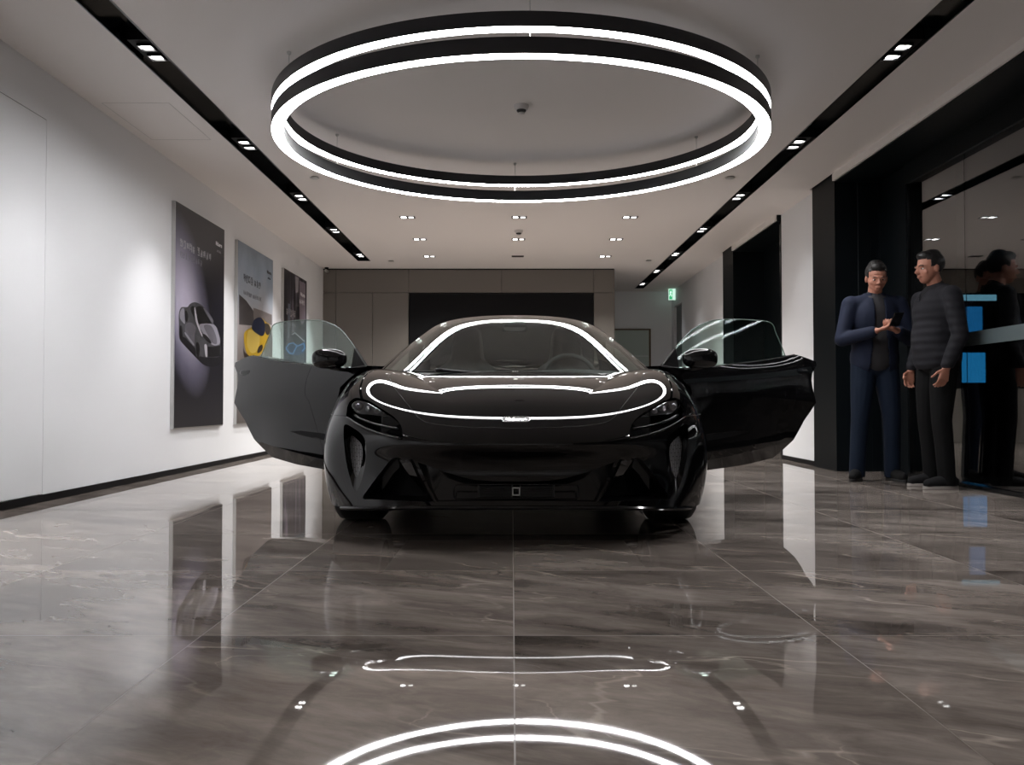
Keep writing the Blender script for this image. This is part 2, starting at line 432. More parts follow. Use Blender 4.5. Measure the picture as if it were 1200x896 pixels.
cc = thing('ceiling_camera', 'tiny dark surveillance camera in the corner above the feature wall on the left', 'camera', (-2.82, YB - .12, H))
MB().lathe([(.0, 0), (.03, 0), (.03, -.02), (.012, -.025), (.012, -.04), (0, -.04)]).build('mount', M['black'], cc, smooth=True, angle=40)
MB().lathe([(.0, -.06), (.02, -.06), (.022, .05), (0, .055)], (0, 0, -.055), 'y').build('camera_body', M['silver'], cc, smooth=True, angle=40)

# blue lit display in the neighbouring room
bd = thing('illuminated_display', 'blue glowing display screens in the dark room behind the glass partition', 'display', (7.70, 14.8, 0))
bl = emission('blue_screen', (.015, .19, .42), .8)
MB().box((-.18, 0, .95), (.20, .03, 1.45)).build('lower_screen', bl, bd)
MB().box((-.10, 0, 1.80), (.16, .03, 2.22)).build('middle_screen', emission('blue_screen_deep', (.012, .13, .32), .75), bd)
MB().box((-.22, 0, 2.32), (.40, .03, 2.42)).build('top_bar', emission('blue_bar', (.16, .38, .48), .7), bd)
MB().box((-.30, .03, 0), (.45, .08, 2.5)).build('cabinet', M['black'], bd)

# ------------------------------------------------------------------ ring pendant
RC = (.058, 5.99); RO = 1.636; RW = .078
zl, zu = CH + 1.732, CH + 1.868
ring = thing('ring_pendant_light', 'large black double ring pendant light with two glowing strips hanging over the car', 'pendant light', (RC[0], RC[1], H))
def ring_part(z0, h):
    pr = [(RO - RW, z0 + .006), (RO - RW, z0 + h), (RO, z0 + h), (RO, z0 + .006), (RO - .002, z0 - .002), (RO - .002, z0 + .006), (RO - RW + .002, z0 + .006), (RO - RW + .002, z0 - .002), (RO - RW, z0 + .006)]
    pr = [(RO - RW, z0 - .002), (RO - RW, z0 + h), (RO, z0 + h), (RO, z0 - .002), (RO - .0025, z0 - .002), (RO - .0025, z0 + .006), (RO - RW + .0025, z0 + .006), (RO - RW + .0025, z0 - .002), (RO - RW, z0 - .002)]
    o = MB().lathe([(r, z - H) for r, z in pr], n=192).build('ring_frame', M['ringframe'], ring, smooth=True, angle=35)
    d = [(RO - RW + .003, z0 + .004), (RO - RW + .003, z0 - .001), (RO - .003, z0 - .001), (RO - .003, z0 + .004), (RO - RW + .003, z0 + .004)]
    q = MB().lathe([(r, z - H) for r, z in d], n=192).build('diffuser', M['strip'], o, smooth=True, angle=35)
ring_part(zl, .082); ring_part(zu, .075)
for k in range(6):
    a = math.radians(90 + 60 * k) + .02; x, y = (RO - RW / 2) * math.cos(a), (RO - RW / 2) * math.sin(a)
    wv = MB(); wv.tube([(x, y, -.003), (x, y, zl + .08 - H)], .0022, 6)
    wv.lathe([(0, 0), (.012, 0), (.013, -.012), (.004, -.02), (0, -.02)], (x, y, 0), n=12); wv.tube([(x, y, zu - .04 - H), (x, y, zl + .075 - H)], .006, 8)
    wv.build('hanging_wire', M['silver'], ring, smooth=True, angle=40)

# ------------------------------------------------------------------ track spotlights
def aim(o, target):
    o.rotation_euler = (Vector(target) - o.matrix_world.translation if False else Vector(target) - Vector(o.location)).to_track_quat('-Z', 'Y').to_euler()

def spot_light(name, loc, target, power, size, blend, col=(1, .97, .93), rad=.03):
    l = bpy.data.lights.new(name, 'SPOT'); l.energy = power; l.spot_size = math.radians(size); l.spot_blend = blend; l.color = col; l.shadow_soft_size = rad
    o = bpy.data.objects.new(name, l); COL.objects.link(o); o.location = loc; aim(o, target); return o

order = {0: 'nearest to the camera', 1: 'second from the camera', 2: 'third from the camera', 3: 'fourth from the camera', 4: 'fifth from the camera', 5: 'sixth from the camera', 6: 'farthest, over the passage'}
def track_lamp(x, y, side, label, power):
    t = thing('track_spotlight', label, 'spotlight', (x, y, H), 'twin recessed spotlights in the %s ceiling slot' % side)
    s = -1 if side == 'left' else 1
    hb = MB(); hb.box((-.07, -.16, .02), (.07, .16, .085)); hb.build('lamp_housing', M['black'], t, bevel=.004)
    for q in (-1, 1):
        cx, cy = 0.012 * s * -1, q * .075
        lb = MB()
        for bx0, bx1, by0, by1 in ((-.044, .044, -.042, -.035), (-.044, .044, .035, .042), (-.044, -.036, -.035, .035), (.036, .044, -.035, .035)): lb.box((cx + bx0, cy + by0, .003), (cx + bx1, cy + by1, .02))
        o = lb.build('lamp_bezel', M['blackgloss'], t)
        MB().box((cx - .032, cy - .028, .010), (cx + .032, cy + .028, .016)).build('lens', M['lamp'], o, bevel=.002)
    tg = (XL, y, 0) if s < 0 else ((XR + .02, y, 0) if y > 7.5 else (x - .25, y, 0))
    spot_light('track_beam', (x, y, H - .01), (tg[0], y + .0, -.35), power * 3.0, 66 if s < 0 else 80, 1.0, (1, .985, .99))
for k, y in enumerate((5.20, 7.08, 8.90, 10.62, 12.40)):
    track_lamp(-2.14, y, 'left', 'twin black spotlight lit in the left ceiling slot, %s' % (order[k] if k < 4 else 'farthest, near the feature wall'), 6 if k == 0 else 13 if k == 1 else 17)
for k, y in enumerate((5.19, 7.06, 8.87, 10.58, 12.3, 13.9, 15.4)):
    track_lamp(2.285, y, 'right', 'twin black spotlight lit in the right ceiling slot, %s' % order[k], 2.0 if y > 7.5 else 15)
for x, s_, lab in ((-2.14, 'left', 'left'), (2.285, 'right', 'right')):
    for y in (3.35, 1.5, -.35, -2.2) if x < 0 else (3.35, 1.5):  # added out-of-view lamps that brighten the near walls and floor
        track_lamp(x, y, s_, 'added unseen twin black spotlight in the %s ceiling slot, %s' % (lab, {3.35: 'just beyond the picture edge', 1.5: 'well beyond the picture edge', -.35: 'just behind the camera', -2.2: 'far behind the camera'}[y]), 24 if x < 0 else 14)

# ------------------------------------------------------------------ downlights
rows = ((9.80, 'front row'), (11.12, 'middle row'), (12.42, 'rear row'))
cols_ = ((-1.16, 'left'), (.08, 'middle'), (1.31, 'right'))
for (y, rn), in zip(rows):
    for x, cn in cols_:
        t = thing('ceiling_downlight', 'small twin downlight in the rear ceiling, %s, %s of three' % (rn, cn), 'downlight', (x, y, H), 'twin downlights in the rear ceiling')
        fb = MB(); fb.box((-.085, -.05, -.006), (.085, -.042, 0)); fb.box((-.085, .042, -.006), (.085, .05, 0)); fb.box((-.085, -.042, -.006), (-.072, .042, 0)); fb.box((.072, -.042, -.006), (.085, .042, 0)); fb.box((-.01, -.042, -.006), (.01, .042, 0)); fb.box((-.072, -.042, -.002), (.072, .042, 0))
        fb.build('lamp_frame', M['black'], t)
        if not (rn == 'rear row' and cn == 'middle'):
            for q in (-1, 1):
                MB().box((q * .041 - .026, -.032, -.0045), (q * .041 + .026, .032, -.0021)).build('lens', M['lamp'] if q < 0 else M['lampdim'], t)
            spot_light('downlight_beam', (x, y, H - .02), (x, y, 0), 75, 125, .9)
for y in (-.6, -2.4, -4.0):  # added out-of-view downlights, fill for the floor and ceiling
    for x, cn in ((-1.16, 'left'), (1.31, 'right')):
        t = thing('ceiling_downlight', 'added unseen twin downlight in the ceiling behind the camera position, %s side' % cn, 'downlight', (x, y, H), 'added twin downlights behind the camera')
        fb = MB(); fb.box((-.085, -.05, -.006), (.085, .05, 0)); fb.build('lamp_frame', M['black'], t)
        MB().box((-.06, -.032, -.0085), (.06, .032, -.0061)).build('lens', M['lampdim'], t)
        spot_light('downlight_beam', (x, y, H - .02), (x, y, 0), 24, 130, .9)
for px_, lab, (x, y) in ((0, 'smoke', (.065, 6.10)), (1, 'smoke', (.08, 10.55))):
    t = thing('smoke_detector', 'small round smoke detector on the ceiling %s' % ('inside the ring light' if px_ == 0 else 'between the downlights near the feature wall'), 'smoke detector', (x, y, H), 'smoke detectors')
    MB().lathe([(0, 0), (.052, 0), (.052, -.012), (.045, -.028), (.034, -.034), (0, -.034)], n=28).build('detector_base', M['plastic'], t, smooth=True, angle=40)
    MB().lathe([(.033, -.034), (.033, -.040), (.028, -.046), (.0, -.050)], n=24).build('sensor_grille', M['cabin'], t, smooth=True, angle=40)
    hb = MB(); hb.lathe([(0, -.052), (.02, -.051), (.026, -.056), (.0, -.060)], n=20); hb.build('sensor_cap', M['plastic'], t, smooth=True)
for (x, y, lab) in ((-1.80, 8.05, 'left of the ring light'), (1.99, 8.05, 'right of the ring light'), (-1.75, 12.8, 'near the feature wall on the left'), (1.97, 12.75, 'near the right slot by the passage')):
    t = thing('sprinkler_cover', 'small flat round sprinkler cover plate on the ceiling %s' % lab, 'sprinkler', (x, y, H), 'sprinkler cover plates')
    MB().lathe([(0, 0), (.030, 0), (.030, -.008), (.042, -.009), (.042, -.014), (0, -.015)], n=24).build('cover_plate', M['silver'], t, smooth=True, angle=40)
# faint access hatch in the ceiling left
a0 = on_plane(157, 143, (0, 0, 1), (0, 0, H)); a1 = on_plane(247, 163.5, (0, 0, 1), (0, 0, H))
h_ = MB(); hx0, hx1, hy0, hy1 = XL + .08, -2.36, 6.05, 6.9
for q in (((hx0, hy0), (hx1, hy0 + .004)), ((hx0, hy1), (hx1, hy1 + .004)), ((hx0, hy0), (hx0 + .004, hy1)), ((hx1, hy0), (hx1 + .004, hy1))):
    h_.box((q[0][0], q[0][1], H - .001), (q[1][0], q[1][1], H + .001))
struct(h_.build('trim_7', principled('hatch_line', (.50, .475, .46), .6)))
# ================================================================== POSTERS ON THE LEFT WALL
PT = .035
def wall_yz(px, py):
    p = on_plane(px, py, (1, 0, 0), (XL + PT, 0, 0)); return p[1], p[2]

def ramp_print(name, build):
    m = bpy.data.materials.new(name); m.use_nodes = True; build(m.node_tree, m.node_tree.nodes['Principled BSDF']); 
    m.node_tree.nodes['Principled BSDF'].inputs['Roughness'].default_value = .35
    return m

def pr1(nt, b):          # dark studio backdrop with a pale violet glow in the printed picture
    L = nt.links.new; tc = nt.nodes.new('ShaderNodeTexCoord')
    mp = nt.nodes.new('ShaderNodeMapping'); mp.inputs['Location'].default_value = (0, -.26, -1.08); mp.vector_type = 'POINT'
    mp.inputs['Scale'].default_value = (0, 1, 1)
    L(tc.outputs['Object'], mp.inputs[0])
    sc2 = nt.nodes.new('ShaderNodeMapping'); sc2.inputs['Rotation'].default_value = (math.radians(-32), 0, 0); L(mp.outputs[0], sc2.inputs[0])
    sc3 = nt.nodes.new('ShaderNodeMapping'); sc3.inputs['Scale'].default_value = (1, 1.75, 1.12); L(sc2.outputs[0], sc3.inputs[0])
    g = nt.nodes.new('ShaderNodeTexGradient'); g.gradient_type = 'SPHERICAL'; L(sc3.outputs[0], g.inputs[0])
    r = nt.nodes.new('ShaderNodeValToRGB'); e = r.color_ramp.elements
    e[0].position = 0; e[0].color = (.010, .010, .016, 1); e[1].position = .85; e[1].color = (.60, .56, .70, 1)
    k = e.new(.30); k.color = (.14, .132, .19, 1)
    L(g.outputs['Fac'], r.inputs[0]); L(r.outputs[0], b.inputs['Base Color'])

def pr2(nt, b):          # sky fading to a pale haze, grey road below
    L = nt.links.new; tc = nt.nodes.new('ShaderNodeTexCoord'); sp = nt.nodes.new('ShaderNodeSeparateXYZ'); L(tc.outputs['Object'], sp.inputs[0])
    dv = nt.nodes.new('ShaderNodeMath'); dv.operation = 'DIVIDE'; L(sp.outputs[2], dv.inputs[0]); dv.inputs[1].default_value = 1.95
    no = nt.nodes.new('ShaderNodeTexNoise'); no.inputs['Scale'].default_value = 2.5; no.inputs['Detail'].default_value = 5; L(tc.outputs['Object'], no.inputs['Vector'])
    ma = nt.nodes.new('ShaderNodeMath'); ma.operation = 'MULTIPLY_ADD'; L(no.outputs['Fac'], ma.inputs[0]); ma.inputs[1].default_value = .30; L(dv.outputs[0], ma.inputs[2])
    sb = nt.nodes.new('ShaderNodeMath'); sb.operation = 'SUBTRACT'; L(ma.outputs[0], sb.inputs[0]); sb.inputs[1].default_value = .15
    r = nt.nodes.new('ShaderNodeValToRGB'); e = r.color_ramp.elements
    e[0].position = 0; e[0].color = (.10, .085, .08, 1); e[1].position = 1; e[1].color = (.17, .22, .28, 1)
    for p, c in ((.28, (.15, .13, .12)), (.45, (.30, .26, .25)), (.55, (.50, .46, .47)), (.72, (.42, .46, .52)), (.86, (.30, .37, .46))):
        k = e.new(p); k.color = (*c, 1)
    L(sb.outputs[0], r.inputs[0]); L(r.outputs[0], b.inputs['Base Color'])

def pr3(nt, b):          # night city with soft vertical light streaks
    L = nt.links.new; tc = nt.nodes.new('ShaderNodeTexCoord')
    mp = nt.nodes.new('ShaderNodeMapping'); mp.inputs['Scale'].default_value = (1, 5.5, .9); L(tc.outputs['Object'], mp.inputs[0])
    no = nt.nodes.new('ShaderNodeTexNoise'); no.inputs['Scale'].default_value = 1.3; no.inputs['Detail'].default_value = 3; L(mp.outputs[0], no.inputs['Vector'])
    r = nt.nodes.new('ShaderNodeValToRGB'); e = r.color_ramp.elements
    e[0].position = .42; e[0].color = (.010, .010, .016, 1); e[1].position = .78; e[1].color = (.30, .26, .34, 1); k = e.new(.58); k.color = (.05, .045, .06, 1)
    L(no.outputs['Fac'], r.inputs[0]); L(r.outputs[0], b.inputs['Base Color'])

def flat(name, col): return principled('print_' + name, col, .4)

def poster(y0, y1, z0, z1, label, mat):
    t = thing('poster_board', label, 'poster', (XL, y0, z0), 'car posters on the left wall')
    W, Hh = y1 - y0, z1 - z0
    MB().box((.0, 0, 0), (PT - .003, W, Hh)).build('board', M['silver'], t, bevel=.002)
    MB().box((PT - .003, .012, .012), (PT, W - .004, Hh - .004)).build('printed_picture', mat, t)
    return t

class Print:
    """flat printed shapes on a poster, given as photo coordinates on the poster plane"""
    def __init__(s, t, ox, oy, sc): s.t, s.ox, s.oy, s.sc, s.lay = t, ox, oy, sc, 0
    def pt(s, x, y):
        w, z = wall_yz(s.ox + x * s.sc, s.oy + y * s.sc); return (PT + s.lay, w - s.t.location.y, z - s.t.location.z)
    def area(s, name, pts, mat, smooth=True, parent=None):
        s.lay += .0003
        if smooth:
            P = np.array(pts, float); n = len(P); out = []
            for i in range(n):
                p0, p1, p2, p3 = P[i - 1], P[i], P[(i + 1) % n], P[(i + 2) % n]
                for k in range(4):
                    u = k / 4; out.append(.5 * ((2 * p1) + (p2 - p0) * u + (2 * p0 - 5 * p1 + 4 * p2 - p3) * u * u + (3 * p1 - p0 - 3 * p2 + p3) * u ** 3))
            pts = out
        v3 = [s.pt(*p) for p in pts]
        v2 = [Vector((q[1], q[2])) for q in v3]
        r = delaunay_2d_cdt(v2, [], [list(range(len(v2)))], 1, 1e-7)
        W, Hh = s.lim
        vs = [(PT + s.lay, min(max(q.x, .013), W), min(max(q.y, .013), Hh)) for q in r[0]]
        return mesh_obj(name, vs, [f if True else f for f in r[2]], mat, s.t)

def glyph_line(t, y, z, h, n, mat, seed, name, gap=(5,)):
    r = random.Random(seed); mb = MB(); x = y; x0 = PT + .0004
    for k in range(n):
        if k in gap: x += h * .5
        w = h * .86; st = h * .10
        hs = sorted(r.sample([.05, .2, .35, .5, .65, .8, .95], 4))
        for q in hs:
            a, b = sorted((r.uniform(0, .35), r.uniform(.65, 1))); mb.box((x0, x + a * w, z + q * h - st / 2), (x0 + .0005, x + b * w, z + q * h + st / 2))
        for q in r.sample([.08, .3, .5, .7, .92], 3):
            a, b = sorted((r.uniform(0, .3), r.uniform(.7, 1))); mb.box((x0, x + q * w - st / 2, z + a * h), (x0 + .0005, x + q * w + st / 2, z + b * h))
        x += h * 1.02
    return mb.build(name, mat, t, clean=False)

WH = flat('white', (.75, .75, .78)); GR = flat('grey_text', (.32, .32, .36)); DK = flat('dark_text', (.06, .06, .07))
Rt = Matrix(((0, 0, 1, 0), (1, 0, 0, 0), (0, 1, 0, 0), (0, 0, 0, 1)))   # text plane -> poster plane

def pt_size(t, y0, y1, z0, z1): return (y1 - y0 - .005, z1 - z0 - .005)

# ---- poster with the dark car
Y0, Z1 = wall_yz(206, 239); Y1, _ = wall_yz(263, 300); Z0 = .385; Z1 = 2.335
p1 = poster(Y0, Y1, Z0, Z1, 'dark violet-grey poster board with a black sports car, nearest of three on the left wall', ramp_print('studio_backdrop_print', pr1))
P = Print(p1, 200, 340, 70 / 627.); P.lim = (Y1 - Y0 - .005, Z1 - Z0 - .005)
P.area('printed_shadow', [(95, 520), (130, 480), (250, 600), (300, 690), (520, 700), (530, 760), (480, 795), (400, 800), (330, 770), (230, 670)], flat('shadow', (.01, .01, .014)))
c0 = flat('car_grey', (.085, .085, .095)); c1 = flat('car_light', (.30, .29, .34)); c2 = flat('car_black', (.008, .008, .01)); c3 = flat('car_mid', (.15, .145, .17)); c4 = flat('car_bright', (.5, .49, .54))
P.area('printed_car', [(85, 250), (110, 180), (175, 175), (200, 145), (250, 125), (310, 145), (360, 190), (410, 270), (440, 300), (450, 350), (490, 420), (515, 490), (520, 560), (515, 690), (430, 705), (350, 700), (330, 690), (300, 695), (265, 690), (250, 600), (140, 490), (110, 525), (90, 500), (85, 350)], c0)
P.area('printed_haunch', [(95, 240), (115, 195), (140, 200), (150, 330), (140, 350), (100, 300)], c1)
P.area('printed_door', [(160, 350), (215, 340), (262, 390), (250, 470), (245, 570), (200, 500), (150, 430)], c3)
P.area('printed_sill_light', [(145, 440), (165, 455), (240, 560), (235, 575), (160, 480)], c1)
P.area('printed_windscreen', [(262, 190), (300, 165), (345, 185), (395, 270), (435, 350), (345, 358), (285, 340), (268, 280)], c2)
P.area('printed_side_window', [(205, 185), (235, 165), (250, 200), (262, 310), (225, 250)], c2)
P.area('printed_roof_light', [(245, 195), (258, 195), (285, 340), (330, 470), (318, 470), (262, 330)], c4)
P.area('printed_pillar_light', [(340, 190), (365, 200), (440, 300), (438, 350), (425, 340), (385, 270)], c3)
P.area('printed_bonnet', [(300, 358), (450, 360), (498, 450), (515, 550), (480, 578), (430, 570), (380, 520), (330, 440)], c1)
P.area('printed_bonnet_crease', [(345, 370), (420, 372), (470, 470), (480, 560), (430, 548), (385, 470)], c3)
P.area('printed_headlight', [(330, 465), (355, 462), (395, 500), (425, 555), (400, 550), (350, 505)], c2)
P.area('printed_scoop', [(145, 225), (165, 220), (178, 270), (168, 330), (150, 310)], c2)
P.area('printed_front', [(385, 592), (460, 590), (516, 580), (513, 690), (430, 700), (390, 695)], c2, smooth=False)
P.area('printed_bumper_light', [(350, 570), (375, 580), (380, 690), (362, 695), (352, 640)], c4)
P.area('printed_wheel', [(262, 560), (285, 550), (298, 600), (292, 690), (270, 685)], c2)
P.area('printed_rear_wheel', [(92, 380), (112, 385), (120, 500), (108, 520), (92, 495)], c2)
glyph_line(p1, .10, 1.57, .075, 10, flat('pale_grey', (.42, .42, .45)), 3, 'headline_text'); glyph_line(p1, .11, 1.485, .060, 9, flat('dim_text', (.20, .20, .23)), 5, 'subline_text', ())
text_obj('poster_wordmark', 'McLaren', .052, WH, p1, Matrix.Translation((PT + .001, Y1 - Y0 - .17, 1.77)) @ Rt, bold=.002)
text_obj('poster_small_text', 'ARTURA', .032, GR, p1, Matrix.Translation((PT + .001, Y1 - Y0 - .17, 1.70)) @ Rt)

# ---- poster with the yellow car
Y0, _ = wall_yz(279, 284); Y1, _ = wall_yz(320, 305)
p2 = poster(Y0, Y1, Z0, 2.32, 'poster board with a yellow sports car under a pale sky, middle of three', ramp_print('sky_road_print', pr2))
P = Print(p2, 270, 280, 95 / 567.); P.lim = (Y1 - Y0 - .005, 2.32 - Z0 - .005)
P.area('printed_hill', [(60, 385), (110, 430), (160, 500), (172, 560), (160, 605), (60, 598)], flat('hill', (.075, .068, .07)), smooth=False)
P.area('printed_far_ridge', [(160, 480), (220, 500), (290, 530), (290, 600), (165, 600)], flat('ridge', (.20, .175, .17)), smooth=False)
P.area('printed_road_edge', [(60, 660), (95, 665), (95, 672), (60, 668)], flat('road_edge', (.36, .32, .29)), smooth=False)
P.area('printed_verge', [(285, 640), (297, 700), (290, 900), (250, 960), (238, 780)], flat('verge', (.16, .14, .13)), smooth=False)
P.area('printed_shadow', [(90, 760), (110, 800), (200, 822), (215, 850), (110, 850)], flat('shadow_brown', (.03, .02, .015)))
P.area('printed_car', [(100, 650), (150, 612), (165, 570), (210, 548), (245, 578), (272, 600), (283, 640), (265, 700), (238, 770), (200, 815), (150, 825), (112, 795), (95, 715)], flat('car_yellow', (.52, .33, .02)))
P.area('printed_bonnet_light', [(125, 640), (175, 650), (205, 690), (190, 770), (150, 800), (115, 740)], flat('car_yellow_light', (.66, .48, .10)))
P.area('printed_canopy', [(148, 615), (168, 562), (210, 548), (240, 590), (240, 650), (218, 678), (165, 648)], flat('canopy', (.012, .018, .045)))
P.area('printed_engine_cover', [(242, 590), (270, 602), (280, 640), (262, 672), (243, 650)], flat('engine', (.05, .04, .03)))
P.area('printed_headlight', [(185, 792), (196, 755), (220, 738), (222, 770), (200, 795)], flat('lamp_dark', (.03, .02, .01)))
glyph_line(p2, .20, 1.52, .085, 7, DK, 11, 'headline_text', (4,)); glyph_line(p2, .20, 1.38, .05, 13, flat('mid_text', (.2, .2, .22)), 13, 'subline_text', (6,))
text_obj('poster_wordmark', 'McLaren', .052, DK, p2, Matrix.Translation((PT + .001, Y1 - Y0 - .17, 1.76)) @ Rt, bold=.002)
text_obj('poster_small_text', 'ARTURA', .032, DK, p2, Matrix.Translation((PT + .001, Y1 - Y0 - .17, 1.69)) @ Rt)

# ---- poster with the blue car
Y0, _ = wall_yz(333, 314); Y1, _ = wall_yz(359.5, 330)
p3 = poster(Y0, Y1, Z0, 2.31, 'black poster board with a blue-lit sports car in a night city, farthest of three', ramp_print('night_city_print', pr3))
P = Print(p3, 270, 280, 95 / 567.); P.lim = (Y1 - Y0 - .005, 2.31 - Z0 - .005)
P.area('printed_tower', [(456, 260), (478, 270), (474, 372), (456, 375)], flat('tower', (.32, .30, .33)), smooth=False)
P.area('printed_block', [(482, 290), (525, 312), (525, 560), (500, 600), (484, 560)], flat('block', (.24, .20, .24)), smooth=False)
P.area('printed_light_column', [(402, 450), (420, 455), (412, 690), (400, 700)], flat('column', (.16, .18, .23)), smooth=False)
P.area('printed_ground', [(370, 745), (527, 700), (527, 870), (370, 860)], flat('wet_ground', (.045, .06, .08)), smooth=False)
P.area('printed_car', [(385, 765), (400, 735), (440, 720), (470, 735), (515, 725), (522, 765), (505, 800), (455, 812), (410, 805)], flat('car_navy', (.02, .07, .16)))
P.area('printed_roof', [(425, 668), (450, 652), (490, 690), (515, 722), (470, 735), (440, 718)], flat('roof', (.02, .022, .03)))
bl_ = flat('blue_line', (.07, .26, .60))
for seg in ([(383, 765), (405, 728), (440, 722), (462, 740), (458, 748), (436, 731), (410, 737), (391, 765)], [(385, 768), (410, 802), (438, 808), (470, 745), (462, 738), (434, 797), (414, 792), (392, 762)], [(468, 745), (515, 722), (524, 765), (500, 790), (498, 780), (514, 762), (508, 735), (470, 752)]):
    P.area('printed_light_line', seg, bl_, smooth=False)
P.area('printed_roof_line', [(428, 664), (450, 650), (518, 712), (516, 720), (450, 660), (432, 672)], flat('pale_line', (.4, .42, .48)), smooth=False)
glyph_line(p3, .12, 1.34, .095, 5, flat('pale_text', (.5, .48, .5)), 21, 'headline_text', (9,)); glyph_line(p3, .16, 1.22, .05, 8, GR, 23, 'subline_text', (4,))
text_obj('poster_wordmark', 'McLaren', .07, WH, p3, Matrix.Translation((PT + .001, Y1 - Y0 - .24, 1.70)) @ Rt, bold=.002)
glyph_line(p3, Y1 - Y0 - .42, 1.56, .07, 4, WH, 25, 'corner_text', ())
# ================================================================== THE CAR  (frame: x right, y rearward from the nose, z up)
CX, CY = .018, 3.78
car = thing('sports_car', 'low black glossy sports car facing the camera with both doors swung open', 'car', (CX, CY, 0))
CARC = np.array([CX, CY, 0.0])

def bs_w(t):
    return np.stack([(1 - t) ** 3, 3 * t ** 3 - 6 * t ** 2 + 4, -3 * t ** 3 + 3 * t ** 2 + 3 * t + 1, t ** 3], -1) / 6.0

class Surf:
    """tensor cubic B-spline; rows = v, columns = u; u=0 is the mirror plane when mirror is set"""
    def __init__(s, rows, mirror=True):
        P = np.array(rows, float); s.R, s.C = P.shape[:2]
        top = 2 * P[0] - P[1]; bot = 2 * P[-1] - P[-2]; P = np.concatenate([top[None], P, bot[None]], 0)
        if mirror: g = P[:, 1].copy(); g[:, 0] *= -1
        else: g = 2 * P[:, 0] - P[:, 1]
        h = 2 * P[:, -1] - P[:, -2]
        s.P = np.concatenate([g[:, None], P, h[:, None]], 1)
    def __call__(s, u, v):
        u = np.clip(np.asarray(u, float), 0, s.C - 1 - 1e-9); v = np.clip(np.asarray(v, float), 0, s.R - 1 - 1e-9)
        iu = np.floor(u).astype(int); iv = np.floor(v).astype(int); wu = bs_w(u - iu); wv = bs_w(v - iv)
        out = 0
        for a in range(4):
            for b in range(4):
                out = out + (wv[..., a] * wu[..., b])[..., None] * s.P[iv + a, iu + b]
        return out
    def normal(s, u, v, e=1e-3):
        u = np.asarray(u, float); v = np.asarray(v, float)
        du = s(np.minimum(u + e, s.C - 1), v) - s(np.maximum(u - e, 0), v); dv = s(u, np.minimum(v + e, s.R - 1)) - s(u, np.maximum(v - e, 0))
        n = np.cross(du, dv); n /= (np.linalg.norm(n, axis=-1, keepdims=True) + 1e-15); return n

def with_x(z, pts): return [(x, y, z) for x, y in pts]
rows = [
 [(0,.03,.165),(.22,.03,.165),(.44,.055,.162),(.60,.10,.155),(.74,.20,.142),(.84,.34,.132),(.895,.50,.13),(.918,.75,.13),(.925,.98,.13),(.92,1.42,.13)],
 [(0,.05,.215),(.22,.05,.215),(.44,.07,.212),(.60,.12,.205),(.745,.21,.20),(.86,.34,.195),(.915,.50,.195),(.935,.75,.195),(.94,.98,.195),(.93,1.42,.195)],
 [(0,.095,.30),(.22,.095,.30),(.43,.11,.30),(.59,.15,.29),(.74,.23,.28),(.875,.34,.28),(.93,.50,.28),(.948,.75,.28),(.95,.98,.28),(.94,1.42,.28)],
 [(0,.065,.38),(.22,.07,.38),(.42,.095,.38),(.58,.155,.375),(.74,.245,.37),(.88,.35,.37),(.938,.51,.37),(.955,.75,.37),(.955,.98,.37),(.945,1.42,.37)],
 [(0,-.005,.430),(.22,.005,.431),(.42,.045,.438),(.58,.13,.452),(.74,.25,.46),(.875,.37,.46),(.935,.53,.46),(.955,.76,.46),(.955,.98,.46),(.945,1.42,.46)],
 [(0,.076,.508),(.22,.084,.508),(.42,.128,.510),(.59,.205,.530),(.74,.31,.552),(.862,.43,.545),(.922,.58,.54),(.945,.77,.54),(.95,.98,.54),(.94,1.42,.54)],
 [(0,.205,.610),(.22,.215,.609),(.42,.25,.606),(.58,.305,.615),(.725,.39,.635),(.84,.51,.628),(.905,.65,.615),(.93,.80,.61),(.94,.99,.61),(.93,1.42,.61)],
 [(0,.46,.690),(.22,.46,.688),(.42,.465,.680),(.57,.48,.682),(.705,.52,.708),(.81,.63,.708),(.88,.76,.685),(.91,.87,.68),(.92,1.02,.675),(.915,1.42,.67)],
 [(0,.74,.748),(.22,.74,.746),(.41,.735,.735),(.555,.735,.735),(.685,.745,.768),(.785,.81,.772),(.85,.90,.75),(.88,.98,.738),(.89,1.09,.73),(.89,1.42,.72)],
 [(0,.98,.776),(.22,.975,.774),(.40,.97,.763),(.54,.96,.762),(.66,.965,.792),(.76,1.0,.800),(.825,1.06,.788),(.852,1.14,.777),(.865,1.22,.77),(.87,1.42,.755)],
 [(0,1.21,.788),(.22,1.20,.786),(.40,1.18,.778),(.53,1.17,.776),(.65,1.17,.795),(.75,1.19,.803),(.80,1.23,.798),(.825,1.28,.79),(.84,1.34,.785),(.845,1.42,.775)],
]
class BodySurf(Surf):
    """the body surface with the sharp valley crease that runs forward from each cowl corner"""
    crease = None
    def __call__(s, u, v):
        P = Surf.__call__(s, u, v)
        if s.crease is not None:
            cv, cu, amp = s.crease; v_ = np.asarray(v, float); d = np.abs(np.asarray(u, float) - np.interp(v_, cv, cu))
            P = P.copy(); P[..., 2] -= np.interp(v_, cv, amp) * np.exp(-d / .38)
        return P
S = BodySurf(rows)
NU, NV = 900, 1000
gu, gv = np.meshgrid(np.linspace(0, S.C - 1, NU), np.linspace(0, S.R - 1, NV)); GP = S(gu, gv)
def proj_np(P):
    W = P + CARC; dz = W[..., 2] - CH; d = W[..., 1] * CT + dz * ST; up = dz * CT - W[..., 1] * ST
    return 600 + F * W[..., 0] / d, 448 - F * up / d, d
gx, gy, gd = proj_np(GP * np.array([-1, 1, 1]))          # the left-hand (picture) half of the car

